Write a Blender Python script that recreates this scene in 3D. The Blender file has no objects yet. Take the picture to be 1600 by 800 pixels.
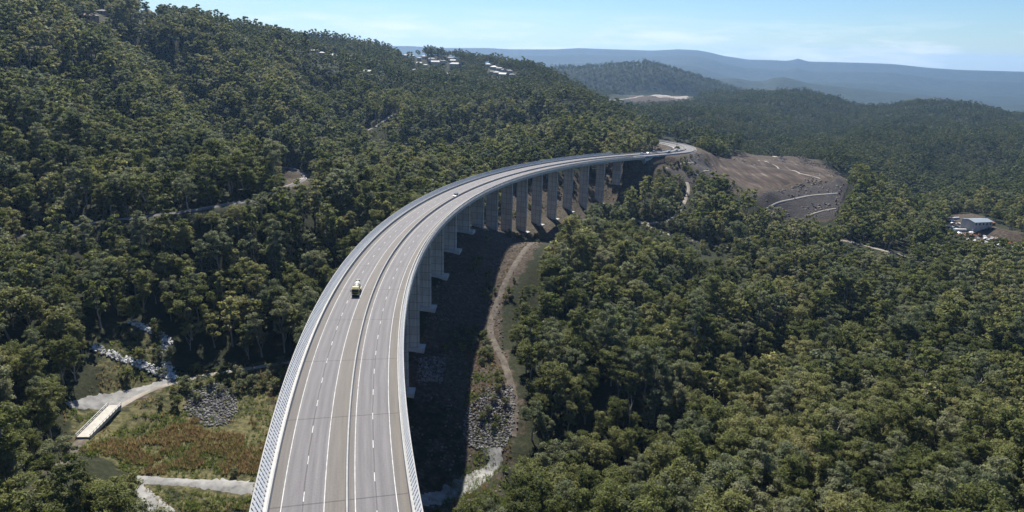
import bpy, bmesh, math, random
import numpy as np
from mathutils import Matrix, Vector

R = math.radians
rnd = random.Random(7)
rng = np.random.default_rng(7)
scene = bpy.context.scene
col = scene.collection

# ------------------------------------------------------------------ camera, sky, sun, exposure
CAMZ = 200.0
F_PX, PITCH, ROLL = 1094.5, 0.28663, 0.02968          # focal length in px of a 1600 px wide picture
cam_d = bpy.data.cameras.new('camera')
cam_d.sensor_width = 36.0
cam_d.lens = 36.0 * F_PX / 1600.0
cam_d.clip_start = 1.0
cam_d.clip_end = 60000.0
cam = bpy.data.objects.new('camera', cam_d)
col.objects.link(cam)
_f = Vector((0, math.cos(PITCH), -math.sin(PITCH)))
_u0 = Vector((0, math.sin(PITCH), math.cos(PITCH)))
_x = Vector((1, 0, 0))
_r = _x * math.cos(ROLL) + _u0 * math.sin(ROLL)
_u = -_x * math.sin(ROLL) + _u0 * math.cos(ROLL)
M = Matrix(((_r.x, _u.x, -_f.x, 0), (_r.y, _u.y, -_f.y, 0), (_r.z, _u.z, -_f.z, CAMZ), (0, 0, 0, 1)))
cam.matrix_world = M
scene.camera = cam

SUN_AZ, SUN_EL = -14.0, 46.0                          # azimuth measured from +Y towards +X
world = bpy.data.worlds.new('World')
scene.world = world
world.use_nodes = True
nt = world.node_tree
bg = nt.nodes['Background']
sky = nt.nodes.new('ShaderNodeTexSky')
sky.sky_type = 'NISHITA'
sky.sun_disc = False
sky.sun_elevation = R(SUN_EL)
sky.sun_rotation = R(SUN_AZ)
sky.altitude = 600
sky.air_density = 1.0
sky.dust_density = 0.15
sky.ozone_density = 3.0
bg.inputs['Strength'].default_value = 0.054
# thin low clouds over the horizon
tc = nt.nodes.new('ShaderNodeTexCoord')
mp = nt.nodes.new('ShaderNodeMapping'); mp.inputs['Scale'].default_value = (5, 5, 34)
nz = nt.nodes.new('ShaderNodeTexNoise'); nz.inputs['Scale'].default_value = 1.6; nz.inputs['Detail'].default_value = 8; nz.inputs['Roughness'].default_value = 0.6
rp = nt.nodes.new('ShaderNodeValToRGB'); rp.color_ramp.elements[0].position = 0.46; rp.color_ramp.elements[1].position = 0.66
sep = nt.nodes.new('ShaderNodeSeparateXYZ')
zr = nt.nodes.new('ShaderNodeValToRGB')
zr.color_ramp.elements[0].position = 0.0; zr.color_ramp.elements[0].color = (1, 1, 1, 1)
zr.color_ramp.elements[1].position = 0.055; zr.color_ramp.elements[1].color = (0, 0, 0, 1)
mul = nt.nodes.new('ShaderNodeMath'); mul.operation = 'MULTIPLY'
mul2 = nt.nodes.new('ShaderNodeMath'); mul2.operation = 'MULTIPLY'; mul2.inputs[1].default_value = 0.85
mx = nt.nodes.new('ShaderNodeMixRGB'); mx.inputs['Color2'].default_value = (10.5, 10.8, 11.2, 1)
L = nt.links.new
L(tc.outputs['Generated'], mp.inputs['Vector']); L(mp.outputs['Vector'], nz.inputs['Vector'])
L(nz.outputs['Fac'], rp.inputs['Fac']); L(tc.outputs['Generated'], sep.inputs['Vector']); L(sep.outputs['Z'], zr.inputs['Fac'])
L(rp.outputs['Color'], mul.inputs[0]); L(zr.outputs['Color'], mul.inputs[1]); L(mul.outputs[0], mul2.inputs[0])
L(mul2.outputs[0], mx.inputs['Fac']); tintn = nt.nodes.new('ShaderNodeMixRGB'); tintn.blend_type = 'MULTIPLY'; tintn.inputs['Fac'].default_value = 1; tintn.inputs['Color2'].default_value = (.70, .87, 1.06, 1)
L(sky.outputs['Color'], tintn.inputs['Color1']); L(tintn.outputs['Color'], mx.inputs['Color1']); L(mx.outputs['Color'], bg.inputs['Color'])

sun_d = bpy.data.lights.new('sun', 'SUN')
sun_d.energy = 4.8
sun_d.angle = R(0.53)
sun_d.color = (1.0, 0.95, 0.87)
sun = bpy.data.objects.new('sun', sun_d)
col.objects.link(sun)
sd = Vector((math.sin(R(SUN_AZ)) * math.cos(R(SUN_EL)), math.cos(R(SUN_AZ)) * math.cos(R(SUN_EL)), math.sin(R(SUN_EL))))
sun.rotation_euler = sd.to_track_quat('Z', 'Y').to_euler()
sun.location = (0, 0, 900)

vs = scene.view_settings
vs.view_transform = 'Standard'; vs.look = 'None'; vs.gamma = 1.0; vs.use_curve_mapping = False
vs.exposure = 0.95
scene.render.engine = 'CYCLES'
cy = scene.cycles
cy.use_denoising = True
cy.max_bounces = 5; cy.diffuse_bounces = 2; cy.glossy_bounces = 2; cy.transmission_bounces = 3; cy.transparent_max_bounces = 6
cy.volume_bounces = 1
cy.sample_clamp_indirect = 4.0

# ------------------------------------------------------------------ picture <-> world helpers (camera at x=y=0)
def ray(px, py):
    a, b = px - 800.0, py - 400.0
    cr, sr, c, s = math.cos(ROLL), math.sin(ROLL), math.cos(PITCH), math.sin(PITCH)
    X = a * cr + b * sr; V = -a * sr + b * cr; u = -V / F_PX
    return np.array([X / F_PX, c + u * s, -s + u * c])
def project(P):
    P = np.asarray(P, float)
    x, y, z = P[..., 0], P[..., 1], P[..., 2] - CAMZ
    c, s = math.cos(PITCH), math.sin(PITCH)
    d = y * c - z * s; u = y * s + z * c
    dd = np.where(d > 1, d, 1)
    X = F_PX * x / dd; Y = -F_PX * u / dd
    cr, sr = math.cos(ROLL), math.sin(ROLL)
    return 800 + X * cr - Y * sr, 400 + X * sr + Y * cr, d

# ------------------------------------------------------------------ highway centreline: s -> x, y, z, heading
_s = np.arange(0.0, 705.0, 2.0)
_k = 0.0011462 + 1.2372e-6 * _s - 8.46e-10 * _s ** 2
_h = -0.2482 + np.concatenate([[0], np.cumsum(_k)[:-1]]) * 2
_cx = -23.4 + np.concatenate([[0], np.cumsum(np.sin(_h))[:-1]]) * 2
_cy = 88.5 + np.concatenate([[0], np.cumsum(np.cos(_h))[:-1]]) * 2
_cz = CAMZ - 73.55 - 0.0433 * _s
# behind the camera
sb = np.arange(-200.0, 0.0, 2.0)
hb = -0.2482 + 0.0011 * sb
xb = -23.4 - np.cumsum(np.sin(hb[::-1]))[::-1] * 2
yb = 88.5 - np.cumsum(np.cos(hb[::-1]))[::-1] * 2
zb = CAMZ - 73.55 - 0.0433 * sb
# past the abutment: Catmull-Rom through points round the toe of the spur
ctrl = [(_cx[-12], _cy[-12], _cz[-12]), (_cx[-1], _cy[-1], _cz[-1]), (164, 778, CAMZ - 105.6), (192, 812, CAMZ - 107.2),
        (206, 850, CAMZ - 108.6), (206, 892, CAMZ - 110), (192, 935, CAMZ - 111.5), (166, 975, CAMZ - 113), (130, 1010, CAMZ - 114), (90, 1035, CAMZ - 115)]
ext = []
for i in range(1, len(ctrl) - 2):
    p0, p1, p2, p3 = [np.array(ctrl[i + j], float) for j in (-1, 0, 1, 2)]
    n = int(np.linalg.norm(p2 - p1) / 2)
    for t in np.arange(1 if i == 1 else 0, n) / n:
        ext.append(0.5 * ((2 * p1) + (-p0 + p2) * t + (2 * p0 - 5 * p1 + 4 * p2 - p3) * t * t + (-p0 + 3 * p1 - 3 * p2 + p3) * t ** 3))
ext = np.array(ext)
CX = np.concatenate([xb, _cx, ext[:, 0]]); CY = np.concatenate([yb, _cy, ext[:, 1]]); CZ = np.concatenate([zb, _cz, ext[:, 2]])
CS = np.concatenate([[0], np.cumsum(np.hypot(np.diff(CX), np.diff(CY)))]) - 200.0
HD = np.unwrap(np.arctan2(np.gradient(CX), np.gradient(CY)))
S_ABUT = 700.0
S_END = CS[-1]
def road_at(S, o=0.0, dz=0.0):
    S = np.asarray(S, float)
    h = np.interp(S, CS, HD)
    return np.stack([np.interp(S, CS, CX) + o * np.cos(h), np.interp(S, CS, CY) - o * np.sin(h), np.interp(S, CS, CZ) + dz], -1)

# ------------------------------------------------------------------ terrain height
TREE = 11.0
def P_(px, py, Y, off=TREE):
    r = ray(px, py)
    return (Y * r[0] / r[1], Y, CAMZ + Y * r[2] / r[1] - off)
cps = []
for a in [
    # left hill, seen at canopy height
    (0,200,480),(0,100,600),(0,-5,760),(-150,-60,760),(-150,150,500),(100,250,430),(100,120,600),(100,8,800),
    (200,290,410),(200,200,520),(200,110,680),(200,28,880),(300,260,450),(300,150,660),(300,35,960),
    (400,250,470),(400,150,740),(400,55,1060),(480,200,640),(480,120,920),(480,72,1160),
    (540,215,650),(600,200,720),(600,140,1050),(600,95,1500),(600,78,1700),
    (560,250,560),(600,300,503),(700,260,600),(700,200,800),(700,150,1150),(700,110,1650),(700,92,1950),(740,95,1980),(780,99,1950),(820,104,1880),(845,110,1750),(870,122,1560),(640,84,1850),
    (800,240,690),(800,180,950),(800,130,1400),(900,235,740),(900,190,850),(900,155,1030),(900,142,1150),
    (960,180,1000),(1000,222,850),(1000,192,930),(1030,215,925),
    (500,400,383),(420,380,372),(300,400,350),(150,420,330),(0,430,320),
    # right hand valley
    (1000,300,650),(1100,400,488),(1000,420,440),(900,440,400),(1000,340,600),(1060,310,660),(1150,360,600),(1250,400,560),
    (1000,560,310),(900,560,300),(850,500,350),(1100,600,300),(1200,500,390),(1300,600,310),(1400,450,470),(1500,400,560),
    (1500,600,310),(1600,600,300),(1600,450,480),(1000,700,235),(1200,700,235),(1400,700,235),(1600,700,235),
    (1000,800,185),(1200,800,185),(1400,800,180),(1600,800,175),(850,800,200),(830,720,235),(1750,800,170),(1750,600,300),
    (1400,340,720),(1500,330,780),(1600,330,800),(1750,330,800),(1400,280,1000),(1600,280,1050),(1100,200,1150),
    (1200,210,1250),(1400,220,1500),(1600,220,1600),(1100,170,1700),(1250,180,2000),(1450,180,2200),(1600,190,2200),
    (1130,144,2800),(1250,140,3000),(1350,142,3000),(1480,142,2900),(1600,158,2700),(1750,180,2600),(1040,160,2600),(1000,172,2300),(930,190,2000),(850,190,2300),(1060,200,1500),(1020,210,1250),
    ]:
    cps.append(P_(*a))
for a in [  # bare ground and valley floor
    (0,370,400),(100,352,392),(200,340,380),(300,330,378),(380,318,395),(440,285,450),(480,272,470),(590,195,740),
    (60,480,300),(200,520,300),(330,560,300),(400,500,330),
    (960,282,712),(940,311,688),(914,321,664),(890,328,639),(864,339,613),(816,354,560),(793,359,532),(770,354,504),
    (747,354,475),(733,358,446),(715,384,417),(690,419,387),(674,464,357),(653,524,327),(640,590,297),
    (845,385,450),(800,460,385),(770,500,360),(800,600,295),(740,600,297),(780,740,246),(700,780,236),
    (1030,262,730),(1090,260,745),(1040,300,700),(1110,245,850),
    
    (1530,350,700),(1590,375,640),(1480,350,720)]:
    cps.append(P_(*a, 0))
def PZ(px, py, z, off=0.0):
    r = ray(px, py); Y = z * r[1] / r[2]; return (Y * r[0] / r[1], Y, CAMZ + z - off)
for a in [(1120,244,-130),(1150,250,-130),(1200,258,-131),(1250,267,-131),(1290,270,-131),(1160,284,-130),(1200,300,-130),(1245,288,-130),(1310,278,-131),
          (1100,262,-126),(1205,335,-147),(1245,346,-152),(1300,342,-152),(1320,310,-145),(1350,290,-146)]:
    cps.append(PZ(*a))
zf = CAMZ - 150
for x, y, z in [(-60,240,zf),(-110,240,zf),(-60,200,zf),(-100,200,zf),(-150,240,zf+2),(-110,280,zf+2),(-60,280,zf),(-150,190,zf+14),(-130,150,zf+12),(-60,150,zf),
                (0,200,zf+1),(0,240,zf),(0,150,zf+4),(0,60,zf+16),(-100,60,zf+14),(-200,100,zf+40),(-250,0,zf+60),(-100,-100,zf+35),(80,-100,zf+40),(100,60,zf+25),
                (250,0,zf+40),(0,-250,zf+60),(-300,-200,zf+100),(300,-200,zf+60),(500,100,zf+30),(-500,100,zf+150),(-500,500,zf+170),(-700,800,zf+230),(900,400,zf-20),
                (1500,900,zf-40),(2500,1800,zf-70)]:
    cps.append((x, y, z))
cps = np.array(cps)
def warp(x, y):
    q = np.hypot(x, y) + 120.0
    return np.stack([x / q * 5.0, y / q * 5.0, np.log(q) * 3.0], -1)
Wc = warp(cps[:, 0], cps[:, 1])
def kern(A, B):
    d = np.sqrt(((A[:, None, :] - B[None, :, :]) ** 2).sum(-1) + 1e-12)
    return -d * np.exp(-0.0 * d)
n = len(cps)
K = kern(Wc, Wc) + np.eye(n) * -0.006
Pm = np.concatenate([np.ones((n, 1)), Wc], 1)
Asys = np.block([[K, Pm], [Pm.T, np.zeros((4, 4))]])
sol = np.linalg.solve(Asys, np.concatenate([cps[:, 2], np.zeros(4)]))
def smoothstep(a, b, v):
    t = np.clip((v - a) / (b - a), 0, 1)
    return t * t * (3 - 2 * t)
# value noise (deterministic)
_perm = rng.permutation(1024)
def vnoise(x, y):
    xi = np.floor(x).astype(int); yi = np.floor(y).astype(int)
    fx = x - xi; fy = y - yi
    fx = fx * fx * (3 - 2 * fx); fy = fy * fy * (3 - 2 * fy)
    g = lambda a, b: _perm[(_perm[a & 1023] + b) & 1023] / 1023.0
    return (g(xi, yi) * (1 - fx) + g(xi + 1, yi) * fx) * (1 - fy) + (g(xi, yi + 1) * (1 - fx) + g(xi + 1, yi + 1) * fx) * fy
def fbm(x, y, o=4):
    v = 0; a = 1.0; t = 0
    for i in range(o):
        v = v + a * (vnoise(x * 2 ** i + 17.3 * i, y * 2 ** i + 5.1 * i) - .5); t += a; a *= .5
    return v / t
# far country: hills given by ridge tops seen in the picture
def hill(x, y, px, py, Y, wx, wy, base):
    r = ray(px, py); cx = Y * r[0] / r[1]; top = CAMZ + Y * r[2] / r[1]
    return np.maximum(top - base, 0) * np.exp(-((x - cx) / wx) ** 2 - ((y - Y) / wy) ** 2)
FARBASE = CAMZ - 300
def ridge_h(x, y, prof, Y, wy, off=0.0, front=1.0):
    g = [(ray(px, py)[0] / ray(px, py)[1], CAMZ + Y * ray(px, py)[2] / ray(px, py)[1] - off) for px, py in prof]
    ang = x / np.maximum(y, 1)
    top = np.interp(ang, [a for a, b in g], [b for a, b in g])
    t = (y - Y) / wy
    return top, np.where(t < 0, np.exp(-(t / front) ** 2), np.exp(-t * t))
R_MID = [(700,150),(760,122),(800,112),(840,108),(870,104),(930,101),(975,97),(1010,95),(1035,99),(1060,106),(1090,117),(1120,128),(1150,137),(1200,150),(1300,175)]
R_MID2 = [(1000,150),(1060,130),(1100,121),(1150,119),(1175,124),(1195,124),(1210,118),(1225,117),(1240,121),(1262,127),(1330,135),(1400,142),(1470,149),(1560,160),(1700,175)]
R_FAR = [(100,70),(450,66),(560,69),(600,72),(640,72),(690,75),(760,75),(800,77),(870,77),(905,75),(960,77),(1020,79),(1060,77),(1090,78.5),(1110,82),(1130,87),(1170,93),(1200,93.5),(1232,95),(1247,91.5),(1263,96),(1350,98),(1400,100),(1450,105),(1500,108),(1600,110.5),(1750,116),(2200,125)]
def far_height(x, y):
    h = CAMZ - 330 + 70 * fbm(x / 1100, y / 1100, 5)
    for prof, Y, wy, off, fr in ((R_MID2, 6100, 700, 16, 1.3), (R_MID, 3900, 520, 18, 1.0)):
        top, w = ridge_h(x, y, prof, Y, wy, off, fr)
        w = np.clip(w + .10 * fbm(x / 260, y / 260, 4) * (w < .93), 0, 1)
        h = np.maximum(h, h * (1 - w) + top * w)
    rr = np.hypot(x, y)
    for k, (d0, dz) in enumerate(((9200, 210), (11000, 110), (13200, 0))):
        top, _ = ridge_h(x, y, R_FAR, 13200, 1500)
        tt = top - dz + (60 if k < 2 else 6) * fbm(x / 1300 + k * 9, y / 1300, 5)
        w = smoothstep(d0 - 1500, d0, rr + 1300 * fbm(x / 1800 + k, y / 1800, 4))
        h = np.where(w > 0, np.maximum(h, h * (1 - w) + tt * w), h)
    w2 = smoothstep(13800, 17500, rr)
    return h * (1 - w2) + (CAMZ - 420) * w2
def far_height_old(x, y):
    base = CAMZ - 330 + 0 * x
    h = base + 60 * fbm(x / 900, y / 900, 5)
    e = np.zeros_like(h)
    for (px, py, Y, wx, wy) in [(900,106,3700,230,450),(970,99,3800,230,500),(1012,97,3850,200,500),(1055,110,3800,260,450),(1110,130,3700,300,450),
                                (860,108,3600,260,450),(930,102,3750,250,450),
                                (1160,122,6000,500,600),(1222,120,6100,220,500),(1200,128,6000,700,600),(1330,140,5600,800,400)]:
        e = np.maximum(e, hill(x, y, px, py, Y, wx, wy, CAMZ - 330))
    h = h + e
    # the long range
    ang = x / np.maximum(y, 1)
    prof = np.interp(ang, [-.6, -.2, -.15, -.08, 0.0, .07, .13, .20, .26, .31, .36, .405, .412, .42, .5, .58, .65, .75, 1.1],
                     [60, 66, 40, -5, 38, 40, 70, 40, 95, 95, 5, 20, 95, 20, 10, -20, -60, -60, -80])
    prof = prof + 14 * fbm(ang * 22, ang * 0 + 3.3, 3) - 60 + 36
    rr = np.hypot(x, y)
    w = smoothstep(8500, 12500, rr + 1400 * fbm(x / 2200, y / 2200, 4))
    h = h * (1 - w) + (CAMZ + prof) * w
    w2 = smoothstep(13500, 17500, rr)
    return h * (1 - w2) + (CAMZ - 420) * w2
CARVE = [  # gullies: (px, py, distance) down the middle, depth, half width
 ([(250,55,860),(330,110,720),(400,165,640),(455,215,560)], 48, 50),
 ([(900,165,1000),(850,170,1000),(760,185,930),(690,200,830),(640,215,740)], 50, 65),
 ([(480,110,1000),(540,150,850),(590,190,730)], 38, 48),
 ([(130,120,640),(200,190,520),(260,250,450)], 22, 34),
 ([(880,700,235),(980,670,245),(1080,600,280),(1140,530,330),(1200,480,370),(1400,440,430)], 13, 20),
 ([(1350,150,2700),(1300,190,1900),(1150,215,1300)], 40, 120),
 ([(1600,230,1500),(1480,260,1200),(1380,300,900)], 24, 70),
 ([(1050,420,430),(1150,400,480),(1260,410,500)], 12, 26),
]
def base_height(x, y):
    x = np.asarray(x, float); y = np.asarray(y, float)
    sh = x.shape; xf = x.ravel(); yf = y.ravel()
    out = np.empty(len(xf))
    for i in range(0, len(xf), 40000):
        W = warp(xf[i:i + 40000], yf[i:i + 40000])
        out[i:i + 40000] = kern(W, Wc) @ sol[:n] + np.concatenate([np.ones((len(W), 1)), W], 1) @ sol[n:]
    h = out
    rr = np.hypot(xf, yf)
    pc = PZ(1225, 300, -135); calm = smoothstep(120, 200, np.hypot(xf - pc[0], (yf - pc[1])))
    amp = smoothstep(350, 1200, rr) * 16 + smoothstep(1000, 1800, rr) * 34
    h = h + calm * amp * fbm(xf / (170 + 90 * (rr > 99999)), yf / 170, 4)
    h = h + (.3 + 1.3 * calm) * fbm(xf / 22, yf / 22, 3)
    for pts, dep, wid in CARVE:
        g = np.array([P_(*p_)[:2] for p_ in pts]); best = np.full(len(xf), 1e9)
        near_ = np.nonzero((xf > g[:, 0].min() - 300) & (xf < g[:, 0].max() + 300) & (yf > g[:, 1].min() - 300) & (yf < g[:, 1].max() + 300))[0]
        for a, b in zip(g[:-1], g[1:]):
            ab = b - a; t = np.clip(((xf[near_] - a[0]) * ab[0] + (yf[near_] - a[1]) * ab[1]) / (ab @ ab), 0, 1)
            best[near_] = np.minimum(best[near_], np.hypot(xf[near_] - a[0] - ab[0] * t, yf[near_] - a[1] - ab[1] * t))
        h = h - dep * np.exp(-(best / wid) ** 2)
    rg = 1 - np.abs(fbm(xf / 95 + 7, yf / 150 + 3, 3)) * 4
    h = h - calm * smoothstep(420, 700, rr) * (1 - smoothstep(1500, 2500, rr)) * 9 * np.clip(1 - rg, -1, 1)
    w = smoothstep(2900, 3500, rr + 250 * fbm(xf / 500, yf / 500, 3))
    behind = smoothstep(-100, -600, yf)
    h = h * (1 - w) + far_height(xf, yf) * w
    # flat valley floor
    # cutting and embankment of the highway
    m = (rr < 1400)
    idx = np.nonzero(m)[0]
    SR = CS >= S_ABUT - 6
    qx, qy, qz = CX[SR], CY[SR], CZ[SR]
    for i in range(0, len(idx), 20000):
        j = idx[i:i + 20000]
        d = np.hypot(xf[j][:, None] - qx[None], yf[j][:, None] - qy[None]); k = d.argmin(1); dm = d[np.arange(len(j)), k]
        wgt = 1 - smoothstep(17, 44, dm)
        wgt = np.where(k < 3, 1 - smoothstep(6, 13, dm), np.where(k < 20, 1 - smoothstep(11, 20, dm), wgt))
        hh = h[j]; h[j] = hh * (1 - wgt) + (qz[k] - 0.6) * wgt
    VS = (CS < S_ABUT - 4)
    qx, qy, qz = CX[VS], CY[VS], CZ[VS]
    for i in range(0, len(idx), 20000):
        j = idx[i:i + 20000]
        d = np.hypot(xf[j][:, None] - qx[None], yf[j][:, None] - qy[None]); k = d.argmin(1); dm = d[np.arange(len(j)), k]
        lim = qz[k] - 5 + np.maximum(dm - 18, 0) * .8
        h[j] = np.minimum(h[j], lim)
    return h.reshape(sh)

def axis(lo, hi, c0, c1, fine, growth):
    a = list(np.arange(c0, c1 + fine, fine)); st = fine
    while a[-1] < hi: st = min(st * growth, 240); a.append(a[-1] + st)
    st = fine; b = [c0]
    while b[-1] > lo: st = min(st * growth, 240); b.append(b[-1] - st)
    return np.array(b[:0:-1] + a)
GX = axis(-15000, 17500, -240, 330, 4.5, 1.022)
GY = axis(-1500, 18500, 120, 850, 4.5, 1.018)
XX, YY = np.meshgrid(GX, GY)
ZZ = base_height(XX, YY)
def H(x, y):
    x = np.asarray(x, float); y = np.asarray(y, float)
    i = np.clip(np.searchsorted(GX, x) - 1, 0, len(GX) - 2); j = np.clip(np.searchsorted(GY, y) - 1, 0, len(GY) - 2)
    fx = np.clip((x - GX[i]) / (GX[i + 1] - GX[i]), 0, 1); fy = np.clip((y - GY[j]) / (GY[j + 1] - GY[j]), 0, 1)
    return (ZZ[j, i] * (1 - fx) + ZZ[j, i + 1] * fx) * (1 - fy) + (ZZ[j + 1, i] * (1 - fx) + ZZ[j + 1, i + 1] * fx) * fy
_T = np.concatenate([np.arange(120, 1500, 1.5), np.arange(1500, 8000, 10)])
def hit(px, py, off=0.0):
    r = ray(px, py); t = _T / r[1]
    x, y, z = t * r[0], t * r[1], CAMZ + t * r[2]
    b = np.nonzero(z < H(x, y) + off)[0]
    k = b[0] if len(b) else -1
    return np.array([x[k], y[k], float(H(x[k], y[k]))])

# ------------------------------------------------------------------ object helpers
def tag(o, label=None, cat=None, group=None, kind=None):
    if label: o['label'] = label
    if cat: o['category'] = cat
    if group: o['group'] = group
    if kind: o['kind'] = kind
    return o
def link(name, me, mats=(), parent=None):
    if not isinstance(mats, (list, tuple)): mats = [mats]
    for m in mats: me.materials.append(m)
    o = bpy.data.objects.new(name, me); col.objects.link(o)
    if parent: o.parent = parent
    return o
def mesh_from(V, Fc, smooth=False, mi=None, name='m'):
    me = bpy.data.meshes.new(name)
    V = np.asarray(V, np.float32); Fc = np.asarray(Fc, np.int32)
    me.vertices.add(len(V)); me.vertices.foreach_set('co', V.ravel())
    k = Fc.shape[1]
    me.loops.add(Fc.size); me.loops.foreach_set('vertex_index', Fc.ravel())
    me.polygons.add(len(Fc)); me.polygons.foreach_set('loop_start', np.arange(0, Fc.size, k, dtype=np.int32))
    if mi is not None: me.polygons.foreach_set('material_index', np.asarray(mi, np.int32))
    me.polygons.foreach_set('use_smooth', np.full(len(Fc), smooth))
    me.update(calc_edges=True)
    return me
def empty(name, loc, rz=0, parent=None):
    o = bpy.data.objects.new(name, None); o.empty_display_size = .5
    col.objects.link(o); o.location = loc; o.rotation_euler = (0, 0, rz)
    if parent: o.parent = parent
    return o
class MB:
    """collects shapes into one mesh"""
    def __init__(s): s.bm = bmesh.new()
    def box(s, x0, x1, y0, y1, z0, z1, bev=0):
        r = bmesh.ops.create_cube(s.bm, size=1)
        for v in r['verts']: v.co = Vector(((x0 + x1) / 2 + v.co.x * (x1 - x0), (y0 + y1) / 2 + v.co.y * (y1 - y0), (z0 + z1) / 2 + v.co.z * (z1 - z0)))
        if bev: 
            ed = list({e for v in r['verts'] for e in v.link_edges})
            bmesh.ops.bevel(s.bm, geom=ed, offset=bev, segments=2, affect='EDGES')
        return s
    def cyl(s, a, b, r0, r1=None, seg=12, caps=True):
        r1 = r0 if r1 is None else r1
        a = Vector(a); b = Vector(b); d = b - a
        r = bmesh.ops.create_cone(s.bm, cap_ends=caps, segments=seg, radius1=r0, radius2=r1, depth=d.length)
        q = d.to_track_quat('Z', 'Y').to_matrix().to_4x4(); q.translation = (a + b) / 2
        bmesh.ops.transform(s.bm, matrix=q, verts=r['verts']); return s
    def prism(s, pts, axis_, a, b):
        """pts: 2D outline; extruded from a to b along axis ('x','y','z')"""
        def mk(p, t): return {'x': (t, p[0], p[1]), 'y': (p[0], t, p[1]), 'z': (p[0], p[1], t)}[axis_]
        A = [s.bm.verts.new(mk(p, a)) for p in pts]; B = [s.bm.verts.new(mk(p, b)) for p in pts]
        n = len(pts); s.bm.faces.new(A); s.bm.faces.new(B[::-1])
        for i in range(n): s.bm.faces.new([A[(i + 1) % n], A[i], B[i], B[(i + 1) % n]])
        return s
    def lathe(s, prof, a, b, seg=16):
        """prof: list of (t 0..1, radius) along a->b"""
        a = Vector(a); b = Vector(b); d = b - a; q = d.to_track_quat('Z', 'Y')
        rings = []
        for t, r in prof:
            rings.append([s.bm.verts.new(a + d * t + q @ Vector((r * math.cos(2 * math.pi * i / seg), r * math.sin(2 * math.pi * i / seg), 0))) for i in range(seg)])
        for A, B in zip(rings, rings[1:]):
            for i in range(seg): s.bm.faces.new([A[i], A[(i + 1) % seg], B[(i + 1) % seg], B[i]])
        s.bm.faces.new(rings[0][::-1]); s.bm.faces.new(rings[-1]); return s
    def build(s, name, mat, parent=None, smooth=False):
        bmesh.ops.recalc_face_normals(s.bm, faces=s.bm.faces[:])
        me = bpy.data.meshes.new(name); s.bm.to_mesh(me); s.bm.free()
        if smooth: me.polygons.foreach_set('use_smooth', [True] * len(me.polygons))
        return link(name, me, mat, parent)

# ------------------------------------------------------------------ materials
def new_mat(name):
    m = bpy.data.materials.new(name); m.use_nodes = True
    return m, m.node_tree, m.node_tree.nodes['Principled BSDF']
def ramp(t, stops):
    r = t.nodes.new('ShaderNodeValToRGB'); e = r.color_ramp.elements
    while len(e) < len(stops): e.new(0.5)
    for q, (p, c) in zip(e, stops): q.position = p; q.color = (*c, 1)
    return r
def mat_noise(name, stops, scale=1.0, rough=.8, bump=0.0, detail=8, coord='Object', stretch=None, spec=.3, bump_scale=None, metal=0.0, dist=.2):
    m, t, b = new_mat(name); t_ = t.nodes.new('ShaderNodeTexCoord'); l = t.links.new
    n_ = t.nodes.new('ShaderNodeTexNoise'); n_.inputs['Scale'].default_value = scale; n_.inputs['Detail'].default_value = detail; n_.inputs['Roughness'].default_value = .62
    src = t_.outputs[coord]
    if stretch:
        mp_ = t.nodes.new('ShaderNodeMapping'); mp_.inputs['Scale'].default_value = stretch; l(src, mp_.inputs['Vector']); src = mp_.outputs['Vector']
    l(src, n_.inputs['Vector'])
    r = ramp(t, stops); l(n_.outputs['Fac'], r.inputs['Fac']); l(r.outputs['Color'], b.inputs['Base Color'])
    b.inputs['Roughness'].default_value = rough; b.inputs['Specular IOR Level'].default_value = spec; b.inputs['Metallic'].default_value = metal
    if bump:
        n2 = t.nodes.new('ShaderNodeTexNoise'); n2.inputs['Scale'].default_value = bump_scale or scale * 4; n2.inputs['Detail'].default_value = 6; l(src, n2.inputs['Vector'])
        bp = t.nodes.new('ShaderNodeBump'); bp.inputs['Strength'].default_value = bump; bp.inputs['Distance'].default_value = dist
        l(n2.outputs['Fac'], bp.inputs['Height']); l(bp.outputs['Normal'], b.inputs['Normal'])
    return m
def flat(name, c, rough=.5, metal=0.0, spec=.4):
    return mat_noise(name, [(.3, tuple(v * .86 for v in c)), (.7, tuple(min(v * 1.1, 1) for v in c))], scale=1.5, rough=rough, metal=metal, spec=spec)

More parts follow.
